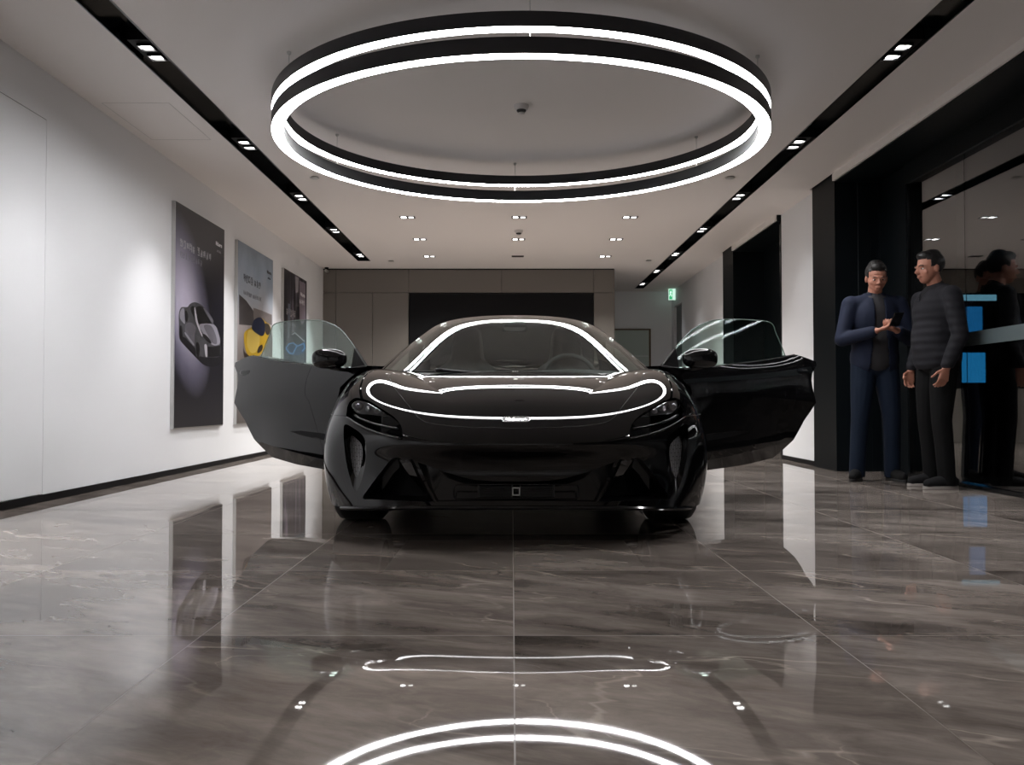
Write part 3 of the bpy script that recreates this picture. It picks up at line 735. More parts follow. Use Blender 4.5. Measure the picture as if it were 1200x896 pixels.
def inv(px, py):
    r = np.hypot(gx - px, gy - py); k = r.min(); sc_ = r + np.where(r < k + .8, (gd - 4) * .3, 1e3)
    i = np.unravel_index(np.argmin(sc_), r.shape); return gu[i], gv[i]
def inv_yz(y, z, umin=5.5):
    r = np.hypot(GP[..., 1] - y, GP[..., 2] - z) + np.where(gu < umin, 9, 0); i = np.unravel_index(np.argmin(r), r.shape); return gu[i], gv[i]
def sm(pts, n=6, closed=False):
    P = np.array(pts, float); m = len(P); out = []
    for i in range(m if closed else m - 1):
        p1, p2 = P[i], P[(i + 1) % m]
        p0 = P[i - 1] if (closed or i > 0) else 2 * p1 - p2
        p3 = P[(i + 2) % m] if (closed or i < m - 2) else 2 * p2 - p1
        for k in range(n):
            u = k / n; out.append(.5 * (2 * p1 + (p2 - p0) * u + (2 * p0 - 5 * p1 + 4 * p2 - p3) * u * u + (3 * p1 - p0 - 3 * p2 + p3) * u ** 3))
    if not closed: out.append(P[-1])
    return [tuple(q) for q in out]
def invs(pts, n=5): return [inv(*q) for q in sm(pts, n)]
def dense(poly, step=.035):
    out = []
    for a, b in zip(poly, poly[1:] + poly[:1]):
        a = np.array(a); b = np.array(b); k = max(1, int(np.ceil(np.linalg.norm(b - a) / step)))
        for i in range(k): out.append(tuple(a + (b - a) * i / k))
    q = [out[0]]
    for p in out[1:]:
        if math.hypot(p[0] - q[-1][0], p[1] - q[-1][1]) > .004: q.append(p)
    return q

def inside(px, py, poly):
    x, y = np.asarray(px), np.asarray(py); P = np.array(poly); c = np.zeros(x.shape, bool); j = len(P) - 1
    for i in range(len(P)):
        xi, yi, xj, yj = P[i][0], P[i][1], P[j][0], P[j][1]
        if yi != yj:
            cond = ((yi > y) != (yj > y)) & (x < (xj - xi) * (y - yi) / (yj - yi) + xi); c ^= cond
        j = i
    return c

def cdt_panel(outer, holes=(), du=.06, dv=.06):
    outer = dense(outer); holes = [dense(h) for h in holes]
    vs, es = [], []
    for lp in [outer] + holes:
        b = len(vs); vs += lp; es += [(b + i, b + (i + 1) % len(lp)) for i in range(len(lp))]
    O = np.array(outer); u0, v0 = O.min(0); u1, v1 = O.max(0)
    A, B = np.meshgrid(np.arange(np.floor(u0 / du) * du, u1 + du, du), np.arange(np.floor(v0 / dv) * dv, v1 + dv, dv)); A = A.ravel(); B = B.ravel()
    ok = inside(A, B, outer)
    for h in holes: ok &= ~inside(A, B, h)
    A, B = A[ok], B[ok]; bv = np.array(vs)
    dmin = np.min(np.hypot(A[:, None] - bv[None, :, 0], B[:, None] - bv[None, :, 1]), 1); k = dmin > .45 * min(du, dv)
    vs = vs + list(zip(A[k], B[k]))
    r = delaunay_2d_cdt([Vector(p) for p in vs], es, [], 0, 1e-6)
    V = np.array([(q.x, q.y) for q in r[0]]); T = [f for f in r[2]]
    cen = np.array([V[list(f)].mean(0) for f in T]); ok = inside(cen[:, 0], cen[:, 1], outer)
    for h in holes: ok &= ~inside(cen[:, 0], cen[:, 1], h)
    return V, [tuple(f) for f, o in zip(T, ok) if o], outer, holes

def mk_panel(name, outer, holes, mat, parent, side, flange=.018, du=.06, dv=.06, surf=None, both=False, thick=None):
    """side -1: picture-left, +1: picture-right; both: mirrored halves joined into one mesh"""
    sf = surf or S
    V, T, outer, holes = cdt_panel(outer, holes, du, dv)
    P = sf(V[:, 0], V[:, 1]); N = sf.normal(V[:, 0], V[:, 1])
    vs, fs, ns = [], [], []
    def put(P, N, T, sx):
        b = len(vs); Q = P * np.array([sx, 1, 1]); Nn = N * np.array([sx, 1, 1])
        for f in T:
            a, b_, c = Q[f[0]], Q[f[1]], Q[f[2]]; g = np.cross(b_ - a, c - a)
            fs.append(tuple(b + i for i in (f if np.dot(g, Nn[list(f)].mean(0)) > 0 else f[::-1])))
        vs.extend(Q); ns.extend(Nn)
    def rim(loop, sx, depth):
        L_ = np.array(loop); p = sf(L_[:, 0], L_[:, 1]) * np.array([sx, 1, 1]); n = sf.normal(L_[:, 0], L_[:, 1])
        n = n * np.array([sx, 1, 1]); q = p - n * depth; m = len(p); b = len(vs)
        cen = p.mean(0)
        vs.extend(p); vs.extend(q)
        tan = np.roll(p, -1, 0) - np.roll(p, 1, 0); wn_ = np.cross(tan, n); wn_ /= np.linalg.norm(wn_, axis=1, keepdims=True) + 1e-12
        if np.sum(wn_ * (p - cen)) < 0: wn_ = -wn_
        ns.extend(wn_); ns.extend(wn_)
        for i in range(m):
            j = (i + 1) % m; fs.append((b + i, b + j, b + m + j, b + m + i))
    for sx in ((-1, 1) if both else (side,)):
        put(P, N, T, sx)
        if flange: rim(outer, sx, flange) if not both else None
        if both and flange:
            ol = [q for q in outer]; rim(ol, sx, flange)
    return mesh_obj(name, vs, fs, mat, parent, True, ns)

# --- feature lines taken on the picture-left half -------------------------------------------------
CEN = 604.5
L1 = [(454, 438), (458.5, 447), (464, 456.5), (475, 470), (487, 485.5), (493, 491), (501, 495), (520, 498), (550, 500), (CEN, 501.7)]
cq = [inv(*q) for q in ((532, 472), (519, 459.5), (507, 452), (500, 446), (494, 440))]
S.crease = (np.array([q[1] for q in cq] + [float(S.R - 1)]), np.array([q[0] for q in cq] + [cq[-1][0] + .1]), np.array([0, .004, .009, .011, .011, .010]))
GP = S(gu, gv); gx, gy, gd = proj_np(GP * np.array([-1, 1, 1]))
l1 = invs(L1); l1[0] = (l1[0][0], float(S.R - 1)); l1[-1] = (0.0, l1[-1][1])
HLT = [(405.5, 487.5), (407.5, 475), (412, 468.5), (419, 466), (432, 469.5), (450, 480.5), (460, 487), (467, 494), (471, 502), (472.5, 512.5)]
HLB = [(472.5, 512.5), (456, 509.5), (440, 504.7), (428, 500), (418, 494.5), (410, 490), (405.5, 487.5)]
hlt, hlb = invs(HLT), invs(HLB)
split = min(range(len(l1)), key=lambda i: abs(l1[i][0] - inv(493, 491)[0]) + abs(l1[i][1] - inv(493, 491)[1]))
hsp = min(range(len(hlt)), key=lambda i: np.hypot(*(np.array(hlt[i]) - np.array(inv(467, 494)))))
# wheel arch
AY, AZ, AR = .92, .335, .372
def arch(a0, a1, n): return [inv_yz(AY - AR * math.cos(math.radians(a0 + (a1 - a0) * k / n)), AZ + AR * math.sin(math.radians(a0 + (a1 - a0) * k / n))) for k in range(n + 1)]
seam_a = math.degrees(math.asin((.555 - AZ) / AR))
ar1 = arch(-33, seam_a, 14); ar2 = arch(seam_a, 213, 34)
ar1[0] = (ar1[0][0], 0.0); ar2[-1] = (ar2[-1][0], 0.0)
seam_mid = inv_yz(.60, .556, 5.2)
umax, vmax = float(S.C - 1), float(S.R - 1)

bumper_outer = [(0.0, 0.0)] + [(ar1[0][0], 0.0)] + ar1[1:] + hlt[:1] + list(reversed(hlb))[1:] + list(reversed(hlt))[1:len(hlt) - hsp] + l1[split:]
fender_outer = hlt[:hsp + 1] + list(reversed(l1[:split + 1])) + [(umax, vmax), (umax, 0.0)] + list(reversed(ar2)) 
hood_outer = [(0.0, vmax)] + l1

SI = [(403, 499), (402.5, 510), (403.8, 526), (406, 543), (410, 559), (413.5, 570), (417, 575), (420.5, 571), (424, 562), (427, 549), (429, 535), (429, 522), (427, 513), (421, 506), (412, 500), (406, 497)]
BI = [(464, 536), (470, 537.5), (477, 545), (487, 557.5), (498, 573), (505, 583), (507, 587.5), (470, 586.5), (440, 585), (425, 584), (430, 574.5), (440, 561), (450, 548), (458, 538.5)]
side_in = [inv(*q) for q in sm(SI, 3, True)]; big_in = [inv(*q) for q in sm(BI, 3, True)]
CI = [(489, 541), (503, 546), (520.6, 552.5), (551, 561), (578, 563.5), (CEN, 564)]
ci_top = invs(CI); ci_top[-1] = (0.0, ci_top[-1][1]); cb = inv(CEN, 586.5)[1]
cen_in = ci_top + [(0.0, cb)] + [inv(*q) for q in ((560, 587), (530, 587.5), (512, 587.8), (507, 578), (499, 563))]

# the recess in the middle reaches the mirror plane, so the bumper outline goes round it
bo = bumper_outer
top_c = bo[-1]
bumper_outer = bo[:] + [ci_top[-1]] + list(reversed(ci_top))[1:] + list(reversed([inv(*q) for q in ((560, 587), (530, 587.5), (512, 587.8), (507, 578), (499, 563))])) + [(0.0, cb)]

bump = mk_panel('front_bumper', bumper_outer, [side_in, big_in], M['paint'], car, 0, both=True, du=.055, dv=.055)
hood = mk_panel('bonnet', hood_outer, [], M['paint'], car, 0, both=True, du=.03, dv=.05, flange=0)
for sx in (-1, 1): mk_panel('front_wing', fender_outer, [], M['paint'], car, sx, du=.055, dv=.055)

# shut line round the bonnet: a thin dark rubber seam standing in the joint
for nm, ln in (('bonnet_seam', l1), ('bumper_seam', [tuple(np.array(hlt[0]) * (1 - k / 12) + np.array(ar1[-1]) * k / 12) for k in range(13)])):
    mb = MB()
    L_ = np.array(dense(ln + ln[::-1][1:-1] if False else ln)[: None]) if False else np.array(ln)
    p = S(L_[:, 0], L_[:, 1]); n = -S.normal(L_[:, 0], L_[:, 1]); n[n[:, 1] > 0] *= 1
    for sx in (-1, 1): mb.tube([(q[0] * sx, q[1], q[2]) for q in (p + .0012 * n)], .0018, 6)
    mb.build(nm, M['rubber'], car, smooth=True)

# recesses -----------------------------------------------------------------------------------------
def recess(name, loop, depth, mat_wall, mat_floor, sx, mirror_edge=False, shrink=.97):
    lp = dense(loop); L_ = np.array(lp); p = S(L_[:, 0], L_[:, 1]); c = p.mean(0); q = c + (p - c) * np.array([shrink, 1, shrink]) + np.array([0, depth, 0])
    if mirror_edge: q[:, 0] = np.where(p[:, 0] < .004, p[:, 0], q[:, 0])
    m = len(p); vs = list(p + np.array([0, .0008, 0])) + list(q); fs = []
    for i in range(m):
        j = (i + 1) % m
        if mirror_edge and p[i][0] < .004 and p[j][0] < .004: continue
        fs.append((i, j, m + j, m + i))
    vs = [(a * sx, b, d) for a, b, d in vs]
    w_ = mesh_obj(name, vs, fs, mat_wall, car, True)
    r = delaunay_2d_cdt([Vector((x, z)) for x, y, z in q], [], [list(range(m))], 1, 1e-7)
    tree = {}
    from mathutils.kdtree import KDTree
    kd = KDTree(m)
    for i, t_ in enumerate(q): kd.insert((t_[0], 0, t_[2]), i)
    kd.balance()
    fl = [(t_.x * sx, q[kd.find((t_.x, 0, t_.y))[1]][1], t_.y) for t_ in r[0]]
    f_ = mesh_obj(name + '_floor', fl, r[2], mat_floor, w_)
    return w_, q

def brick_mesh(name):
    m = principled(name, (.01, .01, .01), .35); nt = m.node_tree; b = nt.nodes['Principled BSDF']; L = nt.links.new
    tc = nt.nodes.new('ShaderNodeTexCoord'); sp = nt.nodes.new('ShaderNodeSeparateXYZ'); L(tc.outputs['Object'], sp.inputs[0])
    cb_ = nt.nodes.new('ShaderNodeCombineXYZ'); L(sp.outputs[0], cb_.inputs[1]); L(sp.outputs[2], cb_.inputs[0])
    br = nt.nodes.new('ShaderNodeTexBrick'); br.inputs['Scale'].default_value = 30; br.inputs['Mortar Size'].default_value = .035; br.inputs['Brick Width'].default_value = 1.0; br.inputs['Row Height'].default_value = .30
    br.inputs['Color1'].default_value = (.30, .30, .31, 1); br.inputs['Color2'].default_value = (.24, .24, .25, 1); br.inputs['Mortar'].default_value = (.006, .006, .006, 1)
    L(cb_.outputs[0], br.inputs['Vector']); L(br.outputs['Color'], b.inputs['Base Color']); b.inputs['Metallic'].default_value = .3
    return m
M['mesh'] = brick_mesh('air_intake_mesh')
for sx in (-1, 1):
    recess('side_air_intake', side_in, .035, M['paint'], M['mesh'], sx, shrink=.62)
    w_, q = recess('lower_air_intake', big_in, .16, M['darkplastic'], M['black'], sx, shrink=.9)
    w_, q = recess('front_recess', cen_in, .05, M['paint'], M['blackgloss'], sx, True)
# grille in the centre recess
gr = MB(); zt0, zt1 = S(0., cb)[2] + .012, S(0., ci_top[-1][1])[2] - .018; y0 = S(0., cb)[1] + .032
for sx in (-1, 1):
    for k in range(7):
        z = zt0 + (zt1 - zt0) * (k + .5) / 7; gr.obox((sx * .088, y0 + .012, z), (.070, 0, 0), (0, .009, .002), (0, 0, .0016))
    gr.obox((sx * .018, y0 + .012, (zt0 + zt1) / 2), (.003, 0, 0), (0, .012, 0), (0, 0, (zt1 - zt0) / 2))
    gr.obox((sx * .163, y0 + .012, (zt0 + zt1) / 2), (.004, 0, 0), (0, .012, 0), (0, 0, (zt1 - zt0) / 2))
gr.build('centre_grille', M['darkplastic'], car)
fr = MB(); zr = (zt0 + zt1) / 2; hz = (zt1 - zt0) / 2 + .006
pts = []
for sx, a0 in ((1, -90), (-1, 90)):
    for k in range(13):
        a = math.radians(a0 + 180 * k / 12); rr = .022
        pts.append((sx * (.27 - rr) + rr * math.copysign(abs(math.cos(a)) ** .6, math.cos(a)), y0 - .004, zr + hz * math.copysign(abs(math.sin(a)) ** .6, math.sin(a))))
fr.tube(pts, .0035, 8, close=True); fr.build('grille_surround', M['paint'], car, smooth=True)
sb = MB(); sb.box((-.017, y0 - .002, zr - .016), (-.012, y0 + .01, zr + .016)); sb.box((.012, y0 - .002, zr - .016), (.017, y0 + .01, zr + .016)); sb.box((-.017, y0 - .002, zr + .013), (.017, y0 + .01, zr + .018)); sb.box((-.017, y0 - .002, zr - .018), (.017, y0 + .01, zr - .013))
sb.build('radar_sensor', M['silver'], car, bevel=.001)

# splitter: blade along the lower edge
us = np.linspace(0, 4.45, 60); pb_ = S(us, us * 0); sv, sf_ = [], []
prof = [(.012, .004), (-.016, .002), (-.022, -.006), (-.014, -.014), (.05, -.016), (.07, -.002)]
pl = [(x, y, z) for x, y, z in pb_[::-1] * np.array([-1, 1, 1])] + [tuple(q) for q in pb_[1:]]
for i, q in enumerate(pl):
    t = np.array(pl[min(i + 1, len(pl) - 1)]) - np.array(pl[max(i - 1, 0)]); t[2] = 0; t /= np.linalg.norm(t); nn = np.array([-t[1], t[0], 0])
    for a, b in prof: sv.append(np.array(q) + nn * a + np.array([0, 0, b + .003]))
m = len(prof)
for i in range(len(pl) - 1):
    for k in range(m): sf_.append((i * m + k, i * m + (k + 1) % m, (i + 1) * m + (k + 1) % m, (i + 1) * m + k))
sf_.append(tuple(range(m))); sf_.append(tuple((len(pl) - 1) * m + k for k in reversed(range(m))))
sp = MB(); sp.v = sv; sp.f = sf_; sp.build('front_splitter', M['blackgloss'], car, smooth=True, angle=30)
# vanes between the centre recess and the big intakes
for sx in (-1, 1):
    q0 = S(*inv(476, 539)); q1 = S(*inv(508, 587)); q2 = S(*inv(484, 540))
    mb = MB(); prevs = []
    for k in range(9):
        s_ = k / 8; c = q0 + (q1 - q0) * s_ + np.array([.010 * math.sin(PI * s_), -.004, 0]); wdt = .030 * (1 - s_) ** .8 + .004
        mb.v += [(sx * (c[0] + wdt), c[1] + .030, c[2]), (sx * (c[0] - wdt * .6), c[1] - .012, c[2]), (sx * (c[0] - wdt), c[1] + .014, c[2]), (sx * c[0], c[1] + .04, c[2])]
        if k:
            for i in range(4): a = 4 * (k - 1); mb.f.append((a + i, a + (i + 1) % 4, a + 4 + (i + 1) % 4, a + 4 + i))
    mb.f.append((3, 2, 1, 0)); mb.f.append((32, 33, 34, 35)); mb.build('bumper_vane', M['paint'], car, smooth=True, angle=50)

# headlights ---------------------------------------------------------------------------------------
hl_loop = hlt + hlb[1:-1]
LENS = [(411, 474), (413, 469.5), (419, 467.5), (430, 470), (442, 476.5), (452, 483), (459.5, 489), (450, 488.5), (440, 487.5), (430, 486), (421, 485.5), (414.5, 481.5)]
def offs(q, d): p = S(*inv(*q)); return p + np.array([0, d, 0])
for sx, wd_ in ((-1, 'left'), (1, 'right')):
    w_, q = recess('headlight', hl_loop, .13, M['blackgloss'], M['black'], sx, shrink=.94)
    lp = sm(LENS, 4, True)
    p = np.array([offs(a, .014) for a in lp]); c = p.mean(0); c[1] -= .006
    vs, fs, mm = [], [], len(p)
    for ring_i, (sc2, dy) in enumerate(((1, .05), (1, .004), (.94, -.001), (.7, -.005), (.35, -.008))):
        for t_ in p:
            e_ = c + (t_ - c) * sc2; e_[1] = (t_[1] * sc2 + c[1] * (1 - sc2)) + dy; vs.append((e_[0] * sx, e_[1], e_[2]))
    for r_ in range(4):
        for i in range(mm): j = (i + 1) % mm; fs.append((r_ * mm + i, r_ * mm + j, (r_ + 1) * mm + j, (r_ + 1) * mm + i))
    vs.append((c[0] * sx, c[1] - .009, c[2])); k = len(vs) - 1
    for i in range(mm): fs.append((4 * mm + i, 4 * mm + (i + 1) % mm, k))
    mb = MB(); mb.v = vs; mb.f = fs; mb.build('lamp_lens', M['lampglass'], w_, smooth=True, angle=60)
    mb = MB()
    for a in sm(LENS, 3, True): pass
    pb2 = np.array([offs(a, .06) for a in lp]); cc_ = pb2.mean(0); mb.v = [((cc_ + (t_ - cc_) * .93)[0] * sx, t_[1], (cc_ + (t_ - cc_) * .93)[2]) for t_ in pb2] + [(cc_[0] * sx, cc_[1] + .02, cc_[2])]
    mb.f = [(i, (i + 1) % mm, mm) for i in range(mm)]; mb.build('lamp_reflector', M['lampbody'], w_, smooth=True)
    for (a, r_) in (((418.5, 476), .020), ((430, 478.5), .016), ((440, 481.5), .013)):
        cpt = offs(a, .03); mb = MB(); mb.lathe([(0, -.004), (r_ * .5, -.003), (r_ * .8, .004), (r_ * .82, .012), (r_, .012), (r_, .03), (0, .03)], (cpt[0] * sx, cpt[1], cpt[2]), 'y', 20)
        mb.build('lamp_projector', principled('projector_lens', (.22, .22, .25), .12, metal=.6) if 'projm' not in M else M['projm'], w_, smooth=True, angle=40); M['projm'] = w_.children[-1].data.materials[0]
    # dark blade under the lamp and the bright lip line
    a_ = [offs(t_, .03) for t_ in sm([(413, 486), (424, 492), (440, 497.5), (456, 501), (467, 503)], 4)]
    mb = MB(); mb.tube([(t_[0] * sx, t_[1], t_[2]) for t_ in a_], [.006] * len(a_), 8); mb.build('lamp_blade', M['blackgloss'], w_, smooth=True)
    a_ = [offs(t_, -.001) for t_ in sm([(407, 489), (413, 493), (420, 497.5), (430, 502.5), (442, 506.8), (456, 510.8), (471, 513.8)], 4)]
    mb = MB(); mb.tube([(t_[0] * sx, t_[1], t_[2]) for t_ in a_], [.0045] * len(a_), 8); mb.build('lamp_lip', M['paint'], w_, smooth=True)

# badge: pill outline with script
bq = S(0., inv(CEN, 491.3)[1]); bn = -S.normal(0., inv(CEN, 491.3)[1]); bn = bn * (-1 if bn[1] > 0 else 1)
by = np.array([0, bn[2], -bn[1]]); by = by if by[2] > 0 else -by
def bpt(x, y, o): return bq + np.array([x, 0, 0]) + by * y + bn * o
pill = []
for k in range(40):
    a = 2 * PI * k / 40; pill.append(bpt((.046 if math.cos(a) > 0 else -.046) + .016 * math.cos(a), .0165 * math.sin(a), .0012))
mb = MB(); mb.tube(pill, .0022, 8, close=True); bad = mb.build('badge', M['chrome'], car, smooth=True)
mb = MB(); mb.v = [bpt((.046 if math.cos(2 * PI * k / 40) > 0 else -.046) + .016 * math.cos(2 * PI * k / 40), .0165 * math.sin(2 * PI * k / 40), .0006) for k in range(40)]; mb.f = [tuple(range(40))]
mb.build('badge_field', M['blackgloss'], bad)
mt = Matrix(((1, by[0], bn[0], 0), (0, by[1], bn[1], 0), (0, by[2], bn[2], 0), (0, 0, 0, 1)))
t_ = bpt(0, 0, .0016); mt.translation = Vector(t_)
text_obj('badge_lettering', 'McLaren', .026, M['chrome'], bad, mt, bold=.0006)
# washer-jet like emblem near the cowl
eq = S(0., S.R - 1.35); mb = MB(); 
for k in (-1, 0, 1): mb.ellipsoid((k * .012, eq[1], eq[2] + .002), (.005, .008, .003), 10, 6)
mb.build('bonnet_emblem', M['silver'], car, smooth=True)

# --- inner body tub so that nothing is open below ----------------------------------------------------
mb = MB(); mb.box((-.62, .30, .17), (.62, 1.30, .60)); mb.box((-.86, 1.32, .14), (.86, 2.6, .20)); mb.box((-.60, 2.6, .16), (.60, 4.2, .62))
mb.box((-.88, 1.42, .15), (-.72, 2.55, .34)); mb.box((.72, 1.42, .15), (.88, 2.55, .34)); mb.box((-.74, 1.25, .2), (.74, 1.33, .74))
mb.build('chassis', M['darkplastic'], car, bevel=.01)
# dark wheel house
for sx in (-1, 1):
    mb = MB(); n = 24
    for k in range(n + 1):
        a = PI * 1.15 * k / n - .075 * PI
        for x in (.66, .855): mb.v.append((sx * x, AY - (AR + .012) * math.cos(a), AZ + (AR + .012) * math.sin(a)))
        if k: b = 2 * (k - 1); mb.f.append((b, b + 1, b + 3, b + 2))
    mb.build('wheel_arch_liner', M['darkplastic'], car, smooth=True)

# wheels ------------------------------------------------------------------------------------------
def wheel(x, y, r, wdt, sx):
    wt = empty('wheel', (x, y, r), car); h = wdt / 2
    pr = [(r * .66, -h * .92), (r * .80, -h), (r * .93, -h * .97), (r * .985, -h * .86), (r, -h * .66), (r, h * .66), (r * .985, h * .86), (r * .93, h * .97), (r * .80, h), (r * .66, h * .92), (r * .64, h * .6), (r * .64, -h * .6), (r * .66, -h * .92)]
    MB().lathe(pr, axis='x', n=64).build('tyre', M['rubber'], wt, smooth=True, angle=50)
    mb = MB(); o = sx * h
    mb.lathe([(r * .64, -h * .85), (r * .645, h * .85), (r * .62, h * .86), (r * .60, h * .4), (r * .60, -h * .85), (r * .64, -h * .85)], axis='x', n=48)
    for k in range(10):
        a = 2 * PI * k / 10; ca, sa = math.cos(a), math.sin(a)
        mb.obox((o * .55, ca * r * .36, sa * r * .36), (.014, 0, 0), (0, ca * r * .27, sa * r * .27), (0, -sa * .017, ca * .017))
    mb.lathe([(0, -.03), (r * .15, -.03), (r * .17, .03), (0, .035)], (o * .58, 0, 0), 'x', 24)
    mb.build('rim', M['rim'], wt, smooth=True, angle=35)
    MB().lathe([(r * .12, -.014), (r * .52, -.014), (r * .52, .014), (r * .12, .014), (r * .12, -.014)], (-sx * .01, 0, 0), 'x', 40).build('brake_disc', M['silver'], wt, smooth=True, angle=35)
for sx in (-1, 1):
    wheel(sx * .80, AY, .335, .245, sx); wheel(sx * .815, 3.56, .35, .295, sx)
# ================================================================== CABIN, ROOF, REAR, DOORS
grows = [
 [(0,1.13,.755),(.30,1.145,.757),(.55,1.22,.765),(.73,1.33,.775),(.815,1.43,.785),(.845,1.50,.78)],
 [(0,1.33,.86),(.29,1.345,.86),(.53,1.41,.858),(.69,1.50,.852),(.765,1.57,.852),(.79,1.63,.84)],
 [(0,1.58,.985),(.275,1.595,.985),(.50,1.65,.975),(.64,1.725,.955),(.705,1.78,.945),(.735,1.85,.93)],
 [(0,1.80,1.09),(.26,1.815,1.088),(.465,1.86,1.072),(.585,1.92,1.045),(.645,1.98,1.025),(.675,2.05,1.0)],
 [(0,1.98,1.165),(.25,1.99,1.16),(.44,2.03,1.138),(.55,2.08,1.108),(.61,2.15,1.075),(.645,2.23,1.035)],
 [(0,2.16,1.205),(.245,2.17,1.20),(.43,2.20,1.178),(.54,2.25,1.145),(.60,2.32,1.105),(.64,2.40,1.055)],
 [(0,2.42,1.222),(.245,2.43,1.218),(.43,2.46,1.195),(.54,2.50,1.16),(.605,2.56,1.11),(.65,2.62,1.05)],
 [(0,2.72,1.20),(.25,2.72,1.195),(.44,2.74,1.17),(.56,2.78,1.125),(.64,2.82,1.06),(.70,2.86,.97)],
 [(0,2.98,1.135),(.25,2.98,1.13),(.45,3.00,1.10),(.60,3.02,1.04),(.70,3.04,.97),(.78,3.06,.89)],
 [(0,3.25,1.06),(.25,3.25,1.055),(.46,3.26,1.02),(.63,3.27,.96),(.75,3.28,.90),(.84,3.30,.85)],
]
G = Surf(grows)
def gp(name, u0, u1, v0, v1, mat, parent, both=True, nu=40, nv=60, side=1, th=.004, wrap=False):
    vs, fs, ns = [], [], []
    A, B = np.meshgrid(np.linspace(u0, u1, nu), np.linspace(v0, v1, nv)); P = G(A, B); N = G.normal(A, B)
    if N[..., 2].mean() < 0: N = -N
    if both:
        P = np.concatenate([(P * np.array([-1, 1, 1]))[:, ::-1][:, :-1], P], 1); N = np.concatenate([(N * np.array([-1, 1, 1]))[:, ::-1][:, :-1], N], 1)
    elif side < 0: P = P * np.array([-1, 1, 1]); N = N * np.array([-1, 1, 1])
    h, w_ = P.shape[:2]; Q = P - N * th
    for L_, nn in ((P, N), (Q, -N)): vs.extend(L_.reshape(-1, 3)); ns.extend(nn.reshape(-1, 3))
    m = h * w_
    g_ = np.cross(P[0, 1] - P[0, 0], P[1, 0] - P[0, 0]); fl = np.dot(g_, N[0, 0]) < 0
    for i in range(h - 1):
        for j in range(w_ - 1):
            a = i * w_ + j; q = (a, a + 1, a + w_ + 1, a + w_)
            fs.append(q[::-1] if fl else q); q2 = tuple(t + m for t in q); fs.append(q2 if fl else q2[::-1])
    for i in range(h - 1):
        for j in (0, w_ - 1): a = i * w_ + j; fs.append((a, a + w_, a + w_ + m, a + m))
    for j in range(w_ - 1):
        for i in (0, h - 1): a = i * w_ + j; fs.append((a, a + 1, a + 1 + m, a + m))
    return mesh_obj(name, vs, fs, mat, parent, True, ns)
ws = gp('windscreen', 0, 3.85, .12, 4.55, M['windscreen'], car, th=.005)
for sx in (-1, 1):
    gp('windscreen_pillar', 3.86, 5, 0, 4.55, M['paint'], car, both=False, side=sx, nu=16, th=.03)
gp('roof', 0, 5, 4.57, 7.0, M['paint'], car, th=.03)
gp('rear_window', 0, 3.4, 7.02, 9, M['windscreen'], car, th=.004)
for sx in (-1, 1): gp('rear_buttress', 3.42, 5, 7.02, 9, M['paint'], car, both=False, side=sx, nu=14, nv=20, th=.02)
# cowl below the windscreen
A_ = np.linspace(0, 4.1, 40); P_ = G(A_, A_ * 0 + .10); vs = []
prof = [(0, 0, 0), (0, -.02, -.006), (0, -.05, -.03), (0, -.04, -.06)]
pl = [(-x, y, z) for x, y, z in P_[::-1]] + [tuple(q) for q in P_[1:]]
mb = MB()
for q in pl:
    for p in prof: mb.v.append((q[0], q[1] + p[1], q[2] + p[2] + .004))
for i in range(len(pl) - 1):
    for k in range(3): a = i * 4 + k; mb.f.append((a, a + 1, a + 5, a + 4))
mb.build('cowl_panel', M['darkplastic'], car, smooth=True)

# header trim with the inner mirror and camera box
mb = MB(); mb.ellipsoid((0, 2.02, 1.10), (.085, .03, .032), 20, 10, e=.6); im = mb.build('interior_mirror', M['cabin'], car, smooth=True)
MB().ellipsoid((0, 1.995, 1.10), (.07, .008, .022), 20, 10, e=.6).build('mirror_glass', M['silver'], im, smooth=True)
mb = MB(); mb.prism([(-.075, 1.955, 1.120), (.075, 1.955, 1.120), (.045, 2.02, 1.155), (-.045, 2.02, 1.155)], (0, .02, -.02)); mb.build('sensor_housing', M['cabin'], car, bevel=.004)

# dashboard, wheel, seats
mb = MB()
for k, (y, z, hw) in enumerate(((1.24, .70, .68), (1.34, .775, .70), (1.50, .80, .70), (1.62, .79, .69), (1.70, .74, .68), (1.72, .60, .66))):
    for j in range(21):
        s_ = -1 + 2 * j / 20; mb.v.append((s_ * hw, y + .03 * s_ * s_, z + .012 * math.exp(-((s_ - .5) / .22) ** 2) * (1 if 0 < k < 5 else 0)))
    if k:
        for j in range(20): a = (k - 1) * 21 + j; mb.f.append((a, a + 1, a + 22, a + 21))
mb.build('dashboard', M['cabin'], car, smooth=True)
sw = MB(); c0_ = np.array([.345, 1.84, .765]); e1 = np.array([1, 0, 0]); e2 = np.array([0, .42, .907]); e3 = np.cross(e1, e2)
sw.tube([c0_ + .165 * (math.cos(2 * PI * k / 40) * e1 + math.sin(2 * PI * k / 40) * e2) for k in range(40)], .014, 10, close=True)
for a in (0, 180, 270): 
    r_ = math.radians(a); sw.tube([c0_ - e3 * .01, c0_ + .16 * (math.cos(r_) * e1 + math.sin(r_) * e2)], .012, 8)
sw.ellipsoid(tuple(c0_), (.055, .03, .05), 16, 8)
sw.build('steering_wheel', M['cabin'], car, smooth=True)

